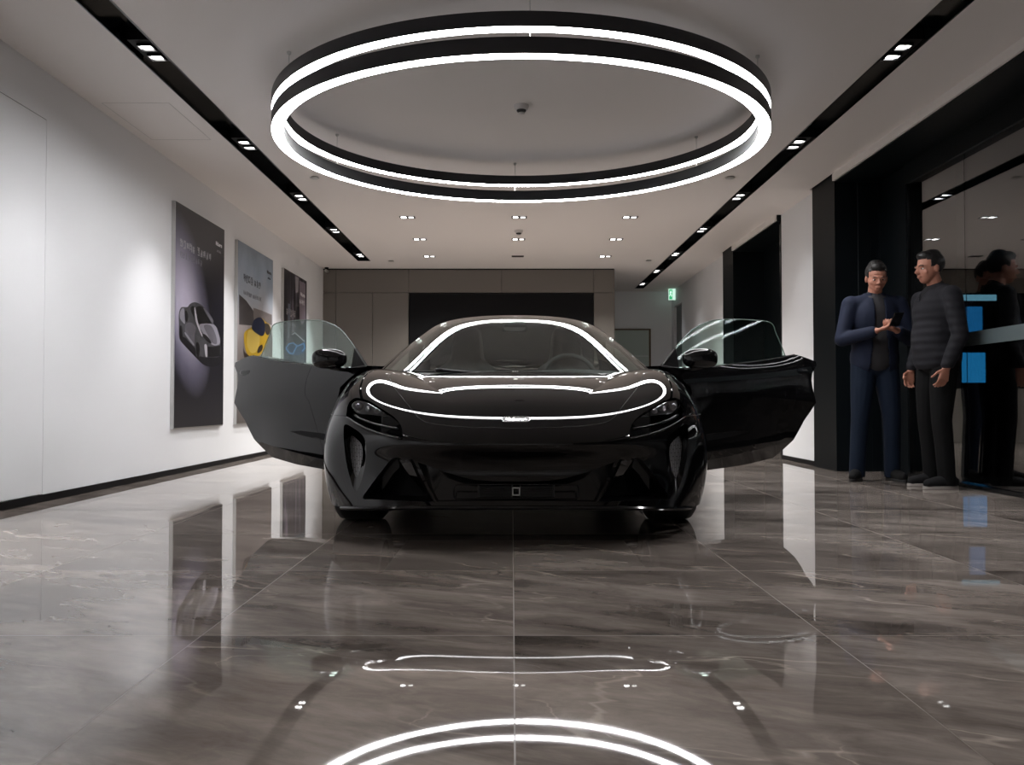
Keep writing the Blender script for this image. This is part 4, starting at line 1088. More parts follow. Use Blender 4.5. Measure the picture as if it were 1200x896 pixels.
def seat(x):
    mb = MB()
    outline = [(0.0, 0), (.235, 0), (.25, .12), (.235, .28), (.225, .42), (.20, .52), (.135, .57), (.115, .62), (.105, .72), (.09, .79), (.055, .815), (0, .82)]
    ol = sm(outline, 4); full = [(-a, b) for a, b in ol[::-1]][:-1] + ol
    lay = [(.0, 1.0), (-.04, .97), (-.055, .86), (-.04, .6), (-.035, .3)]
    bx, by_, bz = x, 2.30, .33; n = len(full)
    def P3(a, b, d): return (bx + a, by_ + d + b * .30, bz + b)
    for d, s_ in [(.10, .9)] + [(.06, 1.0)] + lay:
        for a, b in full: mb.v.append(P3(a * s_, .4 + (b - .4) * (s_ * .5 + .5), d))
    L_ = 2 + len(lay)
    for i in range(L_ - 1):
        for k in range(n - 1): a = i * n + k; mb.f.append((a, a + 1, a + n + 1, a + n))
    mb.f.append(tuple(range(n))); mb.f.append(tuple((L_ - 1) * n + k for k in reversed(range(n))))
    s_ = mb.build('seat', M['leather'], car, smooth=True, angle=60)
    mb = MB(); mb.ellipsoid((x, 2.12, .32), (.25, .28, .09), 24, 10, e=.7); mb.build('seat_cushion', M['leather'], s_, smooth=True)
for x in (-.335, .365): seat(x)
# cabin rear bulkhead with parcel shelf, door sills
mb = MB(); mb.box((-.66, 2.78, .2), (.66, 2.82, .86)); mb.box((-.62, 2.82, .82), (.62, 3.2, .86)); mb.build('rear_bulkhead', M['cabin'], car, bevel=.01)
mb = MB(); 
for k in range(17):
    s_ = -1 + 2 * k / 16; mb.v += [(s_ * .30, 2.77, .86 + .022 * abs(s_) ** 1.5 + .0), (s_ * .30, 2.77, .875 + .022 * abs(s_) ** 1.5), (s_ * .30, 2.755, .875 + .022 * abs(s_) ** 1.5)]
    if k: a = 3 * (k - 1); mb.f += [(a, a + 1, a + 4, a + 3), (a + 1, a + 2, a + 5, a + 4)]
mb.build('bulkhead_edge', M['silver'], car, smooth=True)

# wiper
mb = MB(); 
def gl(u, v, o): 
    sx = 1 if u >= 0 else -1; p = G(abs(u), v); n = G.normal(abs(u), v); n = n if n[2] > 0 else -n; p = p + n * o; return (p[0] * sx, p[1], p[2])
arm = [gl(-.35, .02, .01), gl(-.9, .05, .022), gl(-1.5, .08, .03)]
mb.tube(arm, [.008, .006, .005], 8); mb.ellipsoid(arm[-1], (.028, .012, .010), 12, 6); mb.ellipsoid(arm[0], (.018, .018, .012), 12, 6)
wi = mb.build('wiper', M['darkplastic'], car, smooth=True)
mb = MB(); mb.tube([gl(-3.6 + .22 * k, .06 + .004 * k, .016) for k in range(13)], .005, 8); mb.build('wiper_blade', M['rubber'], wi, smooth=True)

# rear body -------------------------------------------------------------------------------------------
def mir(rows): return rows
rr_ = []
prof_y = [
 (2.50, [(.90,.14),(.955,.26),(.965,.42),(.945,.58),(.90,.72),(.85,.80),(.80,.845),(.74,.87)]),
 (2.80, [(.92,.14),(.98,.26),(.99,.44),(.975,.62),(.935,.77),(.86,.855),(.76,.885),(.66,.90)]),
 (3.20, [(.94,.15),(.99,.28),(1.0,.46),(.99,.66),(.955,.81),(.86,.885),(.70,.90),(.50,.955)]),
 (3.60, [(.94,.16),(.99,.28),(1.0,.46),(.99,.67),(.95,.825),(.84,.89),(.66,.90),(.45,.94)]),
 (4.00, [(.92,.20),(.965,.30),(.975,.48),(.96,.67),(.915,.82),(.80,.88),(.60,.895),(.40,.915)]),
 (4.30, [(.86,.26),(.90,.36),(.91,.50),(.90,.66),(.86,.79),(.74,.86),(.55,.885),(.35,.895)]),
 (4.44, [(.70,.30),(.76,.38),(.78,.50),(.77,.64),(.73,.76),(.62,.84),(.46,.875),(.30,.885)])]
Rs = Surf([[(x, y, z) for x, z in pr] + [(0.0, y, pr[-1][1] + .02)] for y, pr in prof_y], mirror=False)
for sx in (-1, 1):
    A, B = np.meshgrid(np.linspace(0, 8, 60), np.linspace(0, 6, 70)); P = Rs(A, B); N = Rs.normal(A, B); N = N * np.sign((N * (P - np.array([0, 3.5, .4]))).sum(-1, keepdims=True))
    ky = (np.hypot(P[..., 1] - 3.56, P[..., 2] - .35) > .39) | (P[..., 0] < .80)
    vs = (P * np.array([sx, 1, 1])).reshape(-1, 3); ns = (N * np.array([sx, 1, 1])).reshape(-1, 3); fs = []
    for i in range(69):
        for j in range(59):
            if ky[i, j] and ky[i + 1, j] and ky[i, j + 1] and ky[i + 1, j + 1]:
                a = i * 60 + j; q = (a, a + 1, a + 61, a + 60); g_ = np.cross(vs[q[1]] - vs[q[0]], vs[q[3]] - vs[q[0]])
                fs.append(q if np.dot(g_, ns[a]) > 0 else q[::-1])
    mesh_obj('rear_wing', vs, fs, M['paint'], car, True, ns)
mb = MB(); mb.box((-.70, 4.40, .25), (.70, 4.44, .86)); mb.box((-.8, 4.1, .2), (.8, 4.40, .34)); mb.build('rear_panel', M['darkplastic'], car, bevel=.01)
for sx in (-1, 1):
    pr = np.array([(x, z) for x, z in prof_y[0][1]]); mb = MB(); vs = [(sx * (x - .005), 2.51, z) for x, z in pr] + [(sx * .60, 2.51, .92), (sx * .60, 2.51, .14)]
    mb.v = vs; mb.f = [tuple(range(len(vs)))]; mb.build('door_jamb', M['darkplastic'], car)

# doors ------------------------------------------------------------------------------------------------
HX, HY = .885, 1.30
def door_map(phi):                   # picture-left door: hinge line, unit vector along the door, outward normal
    h = np.array([-HX + CX, HY + CY, 0]); d = np.array([-math.sin(phi), math.cos(phi), 0]); n = np.array([-math.cos(phi), -math.sin(phi), 0]); return h, d, n
PHL = math.radians(46.5)
hL, dL, nL = door_map(PHL)
def dpt(px, py):
    p = on_plane(px, py, nL, hL); return float(np.dot(p - hL, dL)), float(p[2])
panel_px = [(437, 428.5), (408, 434), (385, 430), (364, 427), (340, 424), (312.4, 419), (301, 416.8), (292, 420), (280.5, 424.8), (280.5, 429), (286.7, 438), (288.5, 446), (287.8, 455), (284.2, 471.7), (288.5, 482), (293.4, 491.7), (297, 503), (301, 514), (309, 525), (318, 535.5), (352, 544), (389.5, 550)]
panel = [dpt(*q) for q in panel_px]
panel += [(.13, panel[-1][1] - .012), (.12, .40), (.12, .60), (.09, .70), (.0, .76)]
# right door opens a little wider: find the angle from its tip
tip = dpt(280.5, 426)
def right_px(phi):
    X = CX + HX + math.sin(phi) * tip[0]; Y = CY + HY + math.cos(phi) * tip[0]; return project((X, Y, tip[1]))[0]
PHR = min(np.linspace(.6, 1.3, 400), key=lambda a: abs(right_px(a) - 951.5))
crease_px = [(400, 466), (361.6, 463.5), (320, 467), (284.5, 471.6)]
cs = sorted(dpt(*q) for q in crease_px); csx = [q[0] for q in cs]; csz = [q[1] for q in cs]
low_px = [(395, 539), (345, 527), (303.5, 516)]; lw = sorted(dpt(*q) for q in low_px); lx = [q[0] for q in lw]; lz = [q[1] for q in lw]
SL = panel and max(q[0] for q in panel)
def bulge(s_, z):
    zc = np.interp(s_, csx, csz); zl_ = np.interp(s_, lx, lz); zt_ = .90
    t = np.where(z > zc, .055 * (1 - ((z - zc) / (zt_ - zc)) ** 2 * .52), np.where(z > zl_, .055 - .06 * ((zc - z) / (zc - zl_)) ** .95 * (.3 + .7 * np.clip(s_, 0, 1)), 0))
    tl = .055 - .06 * (.3 + .7 * np.clip(s_, 0, 1))
    t = np.where(z <= zl_, tl - .45 * (zl_ - z), t)
    return t + .045 * (1 - (s_ / SL - .45) ** 2 * 3.2)
def build_door(sx):
    phi = PHL if sx < 0 else PHR
    h = np.array([sx * HX, HY, 0]); d = np.array([sx * math.sin(phi), math.cos(phi), 0]); n = np.array([sx * math.cos(phi), -math.sin(phi), 0])
    W = lambda s_, z, t: tuple(h + d * s_ + n * t + np.array([0, 0, z]))
    ol = [panel[0]] + panel[1:]; dn = []
    for a, b in zip(ol, ol[1:] + ol[:1]):
        a = np.array(a); b = np.array(b); k = max(1, int(np.linalg.norm(b - a) / .03))
        for i in range(k): dn.append(tuple(a + (b - a) * i / k))
    O = np.array(dn); g = .028
    A, B = np.meshgrid(np.arange(O[:, 0].min(), O[:, 0].max(), g), np.arange(O[:, 1].min(), O[:, 1].max(), g)); A, B = A.ravel(), B.ravel()
    ok = inside(A, B, dn); A, B = A[ok], B[ok]
    dm = np.min(np.hypot(A[:, None] - O[None, :, 0], B[:, None] - O[None, :, 1]), 1)
    zc = np.interp(A, csx, csz); zl_ = np.interp(A, lx, lz); k = (dm > .012) & (abs(B - zc) > .01) & (abs(B - zl_) > .01); A, B = A[k], B[k]
    vs = dn + list(zip(A, B)); es = [(i, (i + 1) % len(dn)) for i in range(len(dn))]
    for xs_, zs_ in ((csx, csz), (lx, lz)):
        ss = np.arange(-.0, SL, .028); q = [(a, float(np.interp(a, xs_, zs_))) for a in ss]; q = [t for t in q if inside(np.array([t[0]]), np.array([t[1]]), dn)[0]]
        b = len(vs); vs += q; es += [(b + i, b + i + 1) for i in range(len(q) - 1)]
    r = delaunay_2d_cdt([Vector(p) for p in vs], es, [], 0, 1e-6); V = np.array([(q.x, q.y) for q in r[0]])
    T = [f for f in r[2] if inside(np.array([V[list(f)].mean(0)[0]]), np.array([V[list(f)].mean(0)[1]]), dn)[0]]
    t = bulge(V[:, 0], V[:, 1]); pts = [W(V[i, 0], V[i, 1], t[i]) for i in range(len(V))]; fs = []
    for f in T:
        a, b, c = (np.array(pts[i]) for i in f); fs.append(tuple(f) if np.dot(np.cross(b - a, c - a), n) > 0 else tuple(f)[::-1])
    nb = len(pts); pts += [W(V[i, 0], V[i, 1], -.085) for i in range(len(V))]; fs += [tuple(i + nb for i in f[::-1]) for f in list(fs)]
    from collections import Counter
    ec = Counter()
    for f in fs[:len(T)]:
        for a, b in zip(f, f[1:] + f[:1]): ec[tuple(sorted((a, b)))] += 1
    for f in fs[:len(T)]:
        for a, b in zip(f, f[1:] + f[:1]):
            if ec[tuple(sorted((a, b)))] == 1: fs.append((b, a, a + nb, b + nb))
    door = mesh_obj('door', pts, fs, M['paint'], car, True); door.data.set_sharp_from_angle(angle=math.radians(9))
    # inner trim
    inn = [(p[0] * .93 + .03, .55 + (p[1] - .55) * .9) for p in panel]; mb = MB(); mb.prism([W(a, b, -.087) for a, b in inn], n * -.02); mb.build('door_lining', M['cabin'], door)
    # window
    gpx = [(420.5, 430), (420.3, 408.5), (408.4, 395.7), (395, 383.5), (377, 376), (359, 374.5), (337, 375.6), (318, 379.3), (314.5, 392), (311.5, 406), (309, 421), (340, 427), (380, 434)]
    gpts = [dpt(*q) for q in gpx]; gsm = sm(gpts[1:9], 5) + gpts[9:]; gsm = [gpts[0]] + gsm
    def tt(z): return .045 - .22 * max(0, z - .82)
    f1 = [W(a, b, tt(b)) for a, b in gsm]; f2 = [W(a, b, tt(b) - .005) for a, b in gsm]; m = len(gsm)
    r = delaunay_2d_cdt([Vector(q) for q in gsm], [], [list(range(m))], 1, 1e-6)
    g1 = [W(q.x, q.y, tt(q.y)) for q in r[0]]; g2 = [W(q.x, q.y, tt(q.y) - .005) for q in r[0]]; k = len(g1)
    mb = MB(); mb.v = g1 + g2; mb.f = [tuple(f) for f in r[2]] + [tuple(i + k for i in f[::-1]) for f in r[2]]; mb.build('door_glass', M['doorglass'], door)
    mb = MB(); mb.tube([W(a, b, tt(b) - .0025) for a, b in gsm[1:]], .0028, 6); mb.build('glass_edge', principled('glass_edge', (.16, .21, .19), .2) if 'gedge' not in M else M['gedge'], door, smooth=True); M['gedge'] = door.children[-1].data.materials[0]
    # black sail corner and waist strip
    tri = [dpt(436.5, 428), dpt(420.3, 408.5), dpt(420, 432.5)]
    mb = MB(); mb.prism([W(a, b, tt(b) + .008) for a, b in tri], n * -.02); mb.build('window_corner', M['sail'], door)
    ln = [dpt(*q) for q in ((437, 429), (408, 434.5), (385, 430.6), (364, 427.6), (340, 424.6), (312.4, 419.6), (301, 417))]
    mb = MB(); mb.tube([W(a, b, tt(b) + .004) for a, b in ln], .006, 8); mb.build('waist_strip', M['darkplastic'], door, smooth=True)
    # handle with recess
    hs, hz_ = dpt(298, 436.5); mb = MB(); tb = float(bulge(np.array(hs), np.array(hz_)))
    R = np.array([d, n, [0, 0, 1]]).T
    mb.ellipsoid(W(hs, hz_, tb - .001), (.075, .008, .018), 20, 10, e=.7, rot=R); mb.build('door_handle', M['blackgloss'], door, smooth=True)
    # scoop slit low on the door
    q = [dpt(*t_) for t_ in ((352, 505), (365, 504), (390, 507), (402, 510), (402, 517), (385, 514), (365, 509.5))]
    mb = MB(); mb.prism([W(a, b, float(bulge(np.array(a), np.array(b))) + .002) for a, b in q], n * -.012); mb.build('door_scoop', M['black'], door)
    # crease lines of the sculpted flank
    # mirror
    cm = (386.0, 419.8); cand = []
    for s_t in np.arange(-.1, .6, .005):
        q_ = hL + dL * s_t + nL * .16
        for z_t in np.arange(.80, .95, .005):
            pp = project((q_[0], q_[1], z_t)); cand.append((abs(pp[0] - cm[0]) + abs(pp[1] - cm[1]), s_t, z_t))
    _, s0, z0 = min(cand); mc = np.array(W(s0, z0, .16))
    if sx < 0:
        pass
    Rm = np.array([[1, 0, 0], [0, 1, 0], [0, 0, 1]])
    mir_ = MB(); mir_.ellipsoid(tuple(mc), (.098, .062, .057), 36, 20, e=.72)
    # taper towards the inner end
    vv = []
    for p in mir_.v:
        k_ = (p[0] - mc[0]) * sx / .098; f_ = 1 - .10 * max(0, -k_) ; y_ = p[1] - mc[1]
        vv.append((p[0], mc[1] + y_ * (1 if y_ < 0 else .45), mc[2] + (p[2] - mc[2]) * f_ * (1.0) + .006 * k_ * 0))
    mir_.v = vv; mo = mir_.build('wing_mirror', M['paint'], door, smooth=True)
    a1 = np.array(W(max(s0 - .12, .02), .80, .05)); mb = MB()
    mb.tube([mc + np.array([0, .0, -.045]), (mc + a1) / 2 + np.array([0, 0, -.028]), a1], [.016, .012, .016], 10); mb.build('mirror_arm', M['paint'], door, smooth=True)
    return door
for sx in (-1, 1): build_door(sx)
# ================================================================== PEOPLE
def cone_cap(mb, a, b, ra, rb, n=14, ends=True):
    a, b = np.array(a, float), np.array(b, float); L_ = np.linalg.norm(b - a); t = (b - a) / L_
    pts, rr = [], []
    for k in range(5):
        th = PI / 2 * (1 - k / 4); pts.append(a - t * ra * math.sin(th)); rr.append(max(ra * math.cos(th), 1e-4))
    pts = pts + []
    for k in range(5):
        th = PI / 2 * k / 4; pts.append(b + t * rb * math.sin(th)); rr.append(max(rb * math.cos(th), 1e-4))
    mb.tube(pts, rr, n)

def chain(mb, pts, rr, n=14):
    for i in range(len(pts) - 1): cone_cap(mb, pts[i], pts[i + 1], rr[i], rr[i + 1], n)

def remeshed(name, mb, mat, parent, vox=.006, it=6, smooth=.6, post=None):
    me = bpy.data.meshes.new(name); me.from_pydata(mb.v, [], mb.f); me.update()
    bm = bmesh.new(); bm.from_mesh(me); bmesh.ops.recalc_face_normals(bm, faces=bm.faces); bm.to_mesh(me); bm.free()
    o = bpy.data.objects.new(name, me); COL.objects.link(o)
    md = o.modifiers.new('r', 'REMESH'); md.mode = 'VOXEL'; md.voxel_size = vox; md.use_smooth_shade = True
    sm_ = o.modifiers.new('s', 'SMOOTH'); sm_.factor = smooth; sm_.iterations = it
    dg = bpy.context.evaluated_depsgraph_get(); dg.update(); m2 = bpy.data.meshes.new_from_object(o.evaluated_get(dg)); bpy.data.objects.remove(o); m2.name = name
    if post:
        bm = bmesh.new(); bm.from_mesh(m2); post(bm); bm.to_mesh(m2); bm.free()
    m2.materials.clear(); m2.materials.append(mat); m2.polygons.foreach_set('use_smooth', [True] * len(m2.polygons))
    q = bpy.data.objects.new(name, m2); COL.objects.link(q); q.parent = parent
    return q

def lerp(a, b, t): return np.array(a) + (np.array(b) - np.array(a)) * t

def hand(mb, wrist, palm_dir, palm_n, side, curl, sc=1.0):
    """palm with four unequal bent fingers and a thumb; palm_dir wrist->knuckles, palm_n out of the palm, side = towards the thumb"""
    w = np.array(wrist, float); d = np.array(palm_dir, float); d /= np.linalg.norm(d); n = np.array(palm_n, float); n -= d * np.dot(n, d); n /= np.linalg.norm(n)
    s_ = np.array(side, float); s_ -= d * np.dot(s_, d) + n * np.dot(s_, n); s_ /= np.linalg.norm(s_)
    for k in (-1, -.33, .33, 1):
        cone_cap(mb, w + s_ * .012 * k * sc, w + d * .082 * sc + s_ * .030 * k * sc, .015 * sc, .0125 * sc, 10)
    for k, (off, ln) in enumerate(((.031, .070), (.0105, .080), (-.010, .074), (-.030, .058))):
        p = w + d * .084 * sc + s_ * off * sc; ang = 0; r_ = .0086 * sc
        for j, fr_ in enumerate((.45, .31, .24)):
            ang += curl * (.8, 1.1, .8)[j]; v = d * math.cos(ang) + n * math.sin(ang); q = p + v * ln * fr_ * sc
            cone_cap(mb, p, q, r_, r_ * .92, 8); p = q; r_ *= .92
    p = w + d * .022 * sc + s_ * .020 * sc; q = p + (d * .6 + s_ * .75 + n * .35) * .040 * sc; cone_cap(mb, p, q, .0135 * sc, .0105 * sc, 10)
    v = d * .85 + s_ * .25 + n * (.3 + curl * .4); v /= np.linalg.norm(v); r2 = q + v * .030 * sc; cone_cap(mb, q, r2, .0100 * sc, .009 * sc, 8); cone_cap(mb, r2, r2 + (v + n * .3) * .018 * sc, .009 * sc, .0075 * sc, 8)

def Rz(a): c, s_ = math.cos(a), math.sin(a); return np.array([[c, -s_, 0], [s_, c, 0], [0, 0, 1]])
def Rx(a): c, s_ = math.cos(a), math.sin(a); return np.array([[1, 0, 0], [0, c, -s_], [0, s_, c]])

def head(mb, c, R):
    E = lambda p, r, e=1.0: mb.ellipsoid(c + R @ np.array(p), r, 24, 16, e, rot=R)
    E((0, .012, .035), (.074, .094, .088))           # skull
    E((0, -.020, -.012), (.066, .072, .085))          # face
    E((0, -.036, -.068), (.040, .045, .038))          # jaw and chin
    E((0, -.083, .020), (.050, .012, .012))           # brow
    mb.tube([c + R @ np.array(p) for p in ((0, -.086, .018), (0, -.098, -.004), (0, -.108, -.022), (0, -.095, -.030))], [.007, .009, .013, .010], 10)
    for s_ in (-1, 1):
        E((s_ * .012, -.094, -.026), (.007, .008, .007)); E((s_ * .038, -.060, -.020), (.024, .016, .024))
        E((s_ * .074, .008, -.004), (.010, .018, .030))
    E((0, -.088, -.052), (.022, .010, .006)); E((0, -.086, -.061), (.019, .010, .006))

def person(name, label, loc, rz, H_, J, mats, jacket_open, label_phone=None):
    root = thing(name, label, 'person', loc, None, rz)
    sc = H_ / 1.72
    J = {k: np.array(v) * sc for k, v in J.items()}
    # ---- body: one continuous skin surface
    b = MB(); hc = J['head']; R = J['R'] / sc
    head(b, hc, R * 1.0)
    chain(b, [hc + np.array([0, .025, -.06]) * sc, J['neck'], J['chest'] + np.array([0, 0, .12]) * sc], [.052, .056, .09])
    chain(b, [J['chest'] + np.array([0, 0, .06]), J['chest'], J['waist'], J['pelvis']], [.10, .115, .105, .115])
    for s_ in ('L', 'R'):
        chain(b, [J['neck'] - np.array([0, 0, .04]), J['sh' + s_], J['el' + s_], J['wr' + s_]], [.05, .055, .042, .027])
        chain(b, [J['hip' + s_], J['kn' + s_], J['an' + s_]], [.080, .050, .033])
        chain(b, [J['an' + s_] + np.array([0, 0, -.02]), J['toe' + s_]], [.030, .022])
        hd = J['hand' + s_] / sc; hand(b, J['wr' + s_], hd[0], hd[1], hd[2], float(hd[3][0]))
    body = remeshed('body', b, mats['skin'], root, .0048, 3, .5)
    # ---- clothes
    shirt = MB()
    shirt.ellipsoid(lerp(J['chest'], J['neck'], .10), (.158, .128, .21), 24, 14); shirt.ellipsoid(J['waist'], (.150, .130, .23), 24, 14, e=.9); shirt.ellipsoid(J['pelvis'] + np.array([0, .0, .06]), (.150, .130, .16), 24, 14, e=.85); chain(shirt, [J['neck'] + np.array([0, .004, -.05]), J['neck'] + np.array([0, .002, .012])], [.07, .064])
    remeshed('sweater' if jacket_open else 'shirt', shirt, mats['shirt'], root, .008, 6)
    tr = MB(); tr.ellipsoid(J['pelvis'] + np.array([0, .01, 0]), (.165, .118, .13), 24, 14)
    for s_ in ('L', 'R'):
        kn, an = J['kn' + s_], J['an' + s_]; chain(tr, [J['hip' + s_] + np.array([0, .01, .02]), lerp(J['hip' + s_], kn, .45), kn, lerp(kn, an, .5), an + np.array([0, 0, -.10])], [.098, .090, .070, .064, .060])
    def hem(bm):
        bmesh.ops.bisect_plane(bm, geom=bm.verts[:] + bm.edges[:] + bm.faces[:], plane_co=(0, 0, .030), plane_no=(0, 0, -1), clear_outer=True)
    remeshed('trousers', tr, mats['trousers'], root, .008, 5, post=hem)
    jk = MB(); ch, wa, pe, ne = J['chest'], J['waist'], J['pelvis'], J['neck']
    jk.ellipsoid(lerp(ch, ne, .06), (.182, .140, .19), 28, 16, e=.95); jk.ellipsoid(wa + np.array([0, .005, .02]), (.172, .142, .22), 28, 16, e=.9); jk.ellipsoid(pe + np.array([0, .008, .03]), (.180, .142, .155), 28, 16, e=.85)
    chain(jk, [J['shL'] * .93 + ne * .07 + np.array([0, 0, -.012]), ne + np.array([0, .01, -.045]), J['shR'] * .93 + ne * .07 + np.array([0, 0, -.012])], [.064, .082, .064], 18)
    for s_ in ('L', 'R'):
        sh, el, wr = J['sh' + s_], J['el' + s_], J['wr' + s_]; chain(jk, [sh, lerp(sh, el, .5), el, lerp(el, wr, .5), lerp(el, wr, .90)], [.067, .060, .054, .048, .042], 18)
    chain(jk, [ne + np.array([0, .012, -.055]), ne + np.array([0, .010, .020])], [.088, .078], 18)
    jz0 = pe[2] - .075 * sc
    def cut(bm):
        bmesh.ops.bisect_plane(bm, geom=bm.verts[:] + bm.edges[:] + bm.faces[:], plane_co=(0, 0, jz0), plane_no=(0, 0, -1), clear_outer=True)
        kill = []
        for f in bm.faces:
            c = f.calc_center_median()
            if c.z > ne[2] + .028: kill.append(f); continue
            if jacket_open:
                half = .040 + .045 * max(0, (ch[2] - c.z) / .5)
                if c.y < ch[1] - .02 and abs(c.x) < half and jz0 - .1 < c.z < ne[2] + .1 and c.y > -.19 - 0: 
                    if abs(c.y - ch[1]) < .20: kill.append(f)
            elif c.y < ch[1] - .02 and abs(c.x) < max(0, .055 * (c.z - (ne[2] - .10)) / .10) : kill.append(f)
        bmesh.ops.delete(bm, geom=kill, context='FACES')
    jo = remeshed('jacket', jk, mats['jacket'], root, .009, 6, post=cut)
    sol = jo.modifiers.new('solid', 'SOLIDIFY'); sol.thickness = .009; sol.offset = -.2
    # ---- hair: cap over the skull, short
    hm = MB(); hm.ellipsoid(hc + R @ np.array([0, .018, .044]), (.080, .098, .090), 28, 18, rot=R)
    hm.ellipsoid(hc + R @ np.array([0, -.030, .096]), (.056, .052, .034), 20, 12, rot=R); hm.ellipsoid(hc + R @ np.array([0, .030, .10]), (.058, .062, .042), 20, 12, rot=R)
    def hair_cut(bm):
        Ri = np.linalg.inv(R); kill = []
        for f in bm.faces:
            q = Ri @ (np.array(f.calc_center_median()) - hc)
            if q[2] < .062 and q[1] < -.030 or q[2] < .012 and q[1] < .030 or q[2] < -.040: kill.append(f)
            elif q[1] < -.05 and q[2] < .072 : kill.append(f)
        bmesh.ops.delete(bm, geom=kill, context='FACES')
        for v in bm.verts:
            n_ = v.normal; v.co += n_ * .0022 * math.sin(v.co.x * 310) * math.sin(v.co.y * 270 + 1) * math.sin(v.co.z * 290)
    ho = remeshed('hair', hm, M['hair'], root, .005, 3, post=hair_cut); sl = ho.modifiers.new('solid', 'SOLIDIFY'); sl.thickness = .006; sl.offset = -.5
    # ---- eyes and eyebrows
    for s_ in (-1, 1):
        e_ = MB(); e_.ellipsoid(hc + R @ np.array([s_ * .031, -.0765, .002]), (.0125, .009, .0065), 14, 8, rot=R); eo = e_.build('eye', principled('eye_white', (.55, .53, .5), .25) if 'eye' not in M else M['eye'], root, smooth=True); M['eye'] = eo.data.materials[0]
        e_ = MB(); e_.ellipsoid(hc + R @ np.array([s_ * .031, -.0835, .002]), (.0055, .003, .0058), 12, 8, rot=R); e_.build('iris', M['black'], eo, smooth=True)
        e_ = MB(); e_.tube([hc + R @ np.array(p) for p in ((s_ * .014, -.0925, .020), (s_ * .032, -.0910, .026), (s_ * .052, -.0790, .021))], [.0028, .0036, .0018], 8); e_.build('eyebrow', M['hair'], root, smooth=True)
    # ---- shoes
    for s_ in ('L', 'R'):
        an, to = J['an' + s_], J['toe' + s_]; d = to - an; d[2] = 0; d /= np.linalg.norm(d)
        sh = MB(); g_ = lambda a, z: np.array([an[0], an[1], 0]) + d * a + np.array([0, 0, z])
        chain(sh, [g_(-.045, .052), g_(.02, .055), g_(.09, .045), g_(.155, .038)], [.042, .046, .044, .036]); chain(sh, [g_(-.01, .09), g_(0, .06)], [.045, .05])
        def flat(bm):
            for v in bm.verts: v.co.z = max(v.co.z, .012)
        so = remeshed('shoe', sh, mats['shoe'], root, .007, 4, post=flat)
        sl_ = MB(); pts = []
        side_ = np.array([-d[1], d[0], 0])
        for k in range(28):
            a = 2 * PI * k / 28; L_ = math.cos(a); pts.append(np.array([an[0], an[1], 0]) + d * (.055 + .142 * L_) + side_ * (.046 * math.sin(a) * (1 - .10 * L_)))
        sl_.prism([(p[0], p[1], 0.0) for p in pts], (0, 0, .022)); sl_.build('sole', mats['sole'], so, bevel=.003)
    return root, J

def cloth(name, col, quilt=None):
    m = principled(name, col, .8, bump=(60, .3, .002)); nt = m.node_tree
    if quilt:
        b = nt.nodes['Principled BSDF']; tc = nt.nodes.new('ShaderNodeTexCoord'); w = nt.nodes.new('ShaderNodeTexWave'); w.bands_direction = 'Z'; w.inputs['Scale'].default_value = quilt; w.inputs['Distortion'].default_value = .6
        nt.links.new(tc.outputs['Object'], w.inputs[0]); bp = [n for n in nt.nodes if n.type == 'BUMP'][0]; nt.links.new(w.outputs['Fac'], bp.inputs['Height']); bp.inputs['Distance'].default_value = .006; bp.inputs['Strength'].default_value = .6
    b = nt.nodes['Principled BSDF']; b.inputs['Specular IOR Level'].default_value = .2
    return m

black_shoe = cloth('black_leather_shoe', (.006, .006, .006)); denim = cloth('blue_denim', (.006, .012, .026)); navy = cloth('navy_jacket', (.010, .014, .030)); greyk = cloth('grey_knit', (.035, .034, .037))
quilt = cloth('charcoal_quilted', (.016, .016, .020), 5.5); blk = cloth('black_trousers', (.0018, .0018, .0022))
# first man: faces the camera, head bent over a phone held in both hands
R1 = Rz(math.radians(-6)) @ Rx(math.radians(16))
J1 = dict(head=(.0, -.045, 1.595), neck=(0, .0, 1.455), chest=(0, .005, 1.27), waist=(0, 0, 1.06), pelvis=(0, .01, .94), R=R1,
 shL=(-.185, .005, 1.395), shR=(.185, .005, 1.395), elL=(-.265, -.03, 1.115), elR=(.262, -.03, 1.115), wrL=(-.075, -.245, 1.165), wrR=(.09, -.24, 1.165),
 hipL=(-.085, .01, .90), hipR=(.085, .01, .90), knL=(-.125, -.015, .50), knR=(.115, -.02, .50), anL=(-.145, .02, .085), anR=(.13, .02, .085), toeL=(-.205, -.10, .03), toeR=(.155, -.115, .03),
 handL=((.82, -.45, .25), (.35, -.2, .9), (.2, .5, .8), (.55, 0, 0)), handR=((-.82, -.45, .25), (-.35, -.2, .9), (-.2, .5, .8), (.55, 0, 0)))
fx1 = on_plane(1027, 563, (0, 0, 1), (0, 0, 0))
pr1_, JJ = person('person', 'person in open navy jacket and jeans looking down at a phone', (float(fx1[0]) , float(fx1[1]), 0), math.radians(-4), 1.71, J1,
    dict(skin=M['skin'], shirt=greyk, trousers=denim, jacket=navy, shoe=black_shoe, sole=M['rubber']), True)
ph = thing('mobile_phone', 'dark mobile phone held in both hands by the person in the navy jacket', 'phone', (float(fx1[0]) + .010, float(fx1[1]) - .375, 1.235), None, math.radians(-4)); ph.rotation_euler = (math.radians(-38), 0, math.radians(-4))
MB().box((-.035, -.072, -.004), (.035, .072, .004)).build('phone_body', M['blackgloss'], ph, bevel=.003)
MB().box((-.031, -.066, .0042), (.031, .066, .0048)).build('phone_screen', emission('phone_glow', (.5, .6, .7), .12), ph)
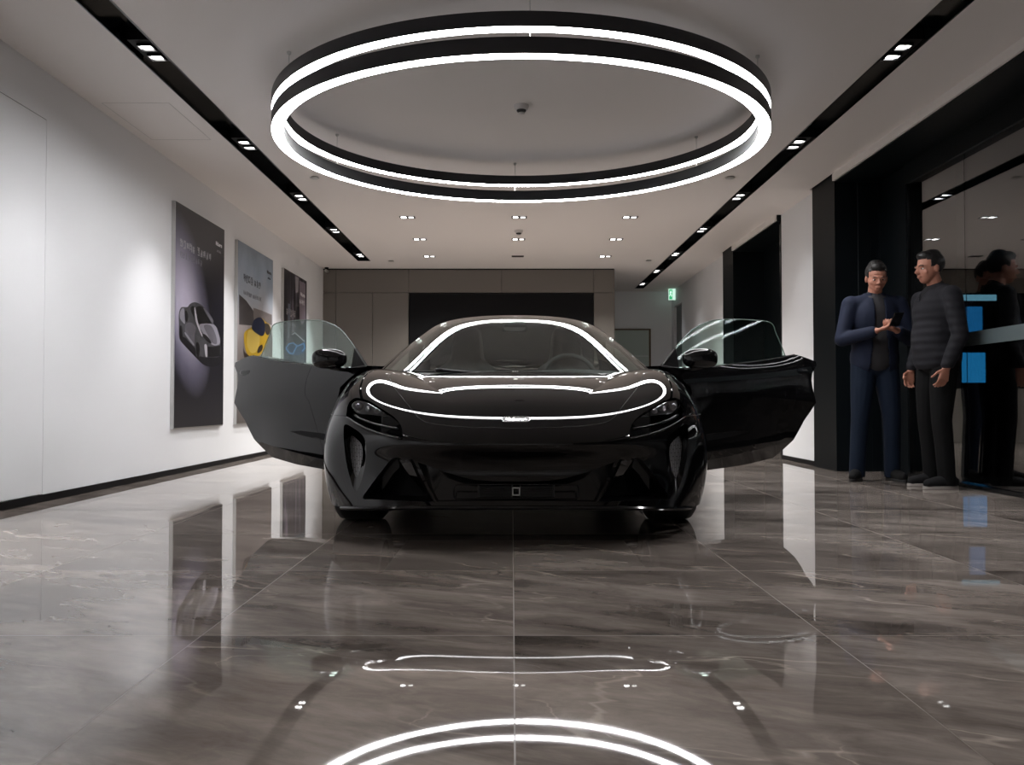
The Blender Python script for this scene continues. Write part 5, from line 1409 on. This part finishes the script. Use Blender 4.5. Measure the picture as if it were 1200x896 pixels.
# second man: profile, facing left towards the first
R2 = Rx(math.radians(4)) @ Rz(math.radians(2))
J2 = dict(head=(.0, -.040, 1.600), neck=(0, .012, 1.455), chest=(0, .01, 1.27), waist=(0, -.01, 1.06), pelvis=(0, .005, .94), R=R2,
 shL=(-.185, .01, 1.39), shR=(.185, .01, 1.39), elL=(-.245, .045, 1.10), elR=(.245, .03, 1.10), wrL=(-.225, -.05, .865), wrR=(.215, -.06, .865),
 hipL=(-.085, .01, .90), hipR=(.085, .01, .90), knL=(-.105, .0, .50), knR=(.095, -.02, .50), anL=(-.115, .045, .085), anR=(.105, .015, .085), toeL=(-.125, -.09, .03), toeR=(.115, -.12, .03),
 handL=((.05, -.25, -.95), (.9, -.1, .1), (0, -1, 0), (.45, 0, 0)), handR=((-.05, -.25, -.95), (-.9, -.1, .1), (0, -1, 0), (.45, 0, 0)))
fx2 = on_plane(1101, 571, (0, 0, 1), (0, 0, 0))
person('person', 'person in charcoal quilted jacket and black trousers seen in profile', (float(fx2[0]) - .02, float(fx2[1]), 0), math.radians(-82), 1.70, J2,
    dict(skin=M['skin'], shirt=cloth('black_shirt', (.01, .01, .012)), trousers=blk, jacket=quilt, shoe=cloth('black_sneaker', (.008, .008, .009)), sole=principled('pale_sole', (.35, .32, .3), .6)), False)
# ================================================================== CAMERA AND VIEW
cd = bpy.data.cameras.new('camera'); cd.sensor_width = 36; cd.lens = 36 * F / 1200; cd.clip_start = .05; cd.clip_end = 100
cam = bpy.data.objects.new('camera', cd); COL.objects.link(cam); cam.location = (0, 0, CH); cam.rotation_euler = (PI / 2 + TH, 0, 0)
SC.camera = cam
wd = bpy.data.worlds.new('world'); SC.world = wd; wd.use_nodes = True
wd.node_tree.nodes['Background'].inputs[0].default_value = (.02, .022, .026, 1); wd.node_tree.nodes['Background'].inputs[1].default_value = .3
vs = SC.view_settings; SC.display_settings.display_device = 'sRGB'
vs.view_transform = 'Standard'; vs.look = 'None'; vs.gamma = 1; vs.use_curve_mapping = False; vs.exposure = 1.38
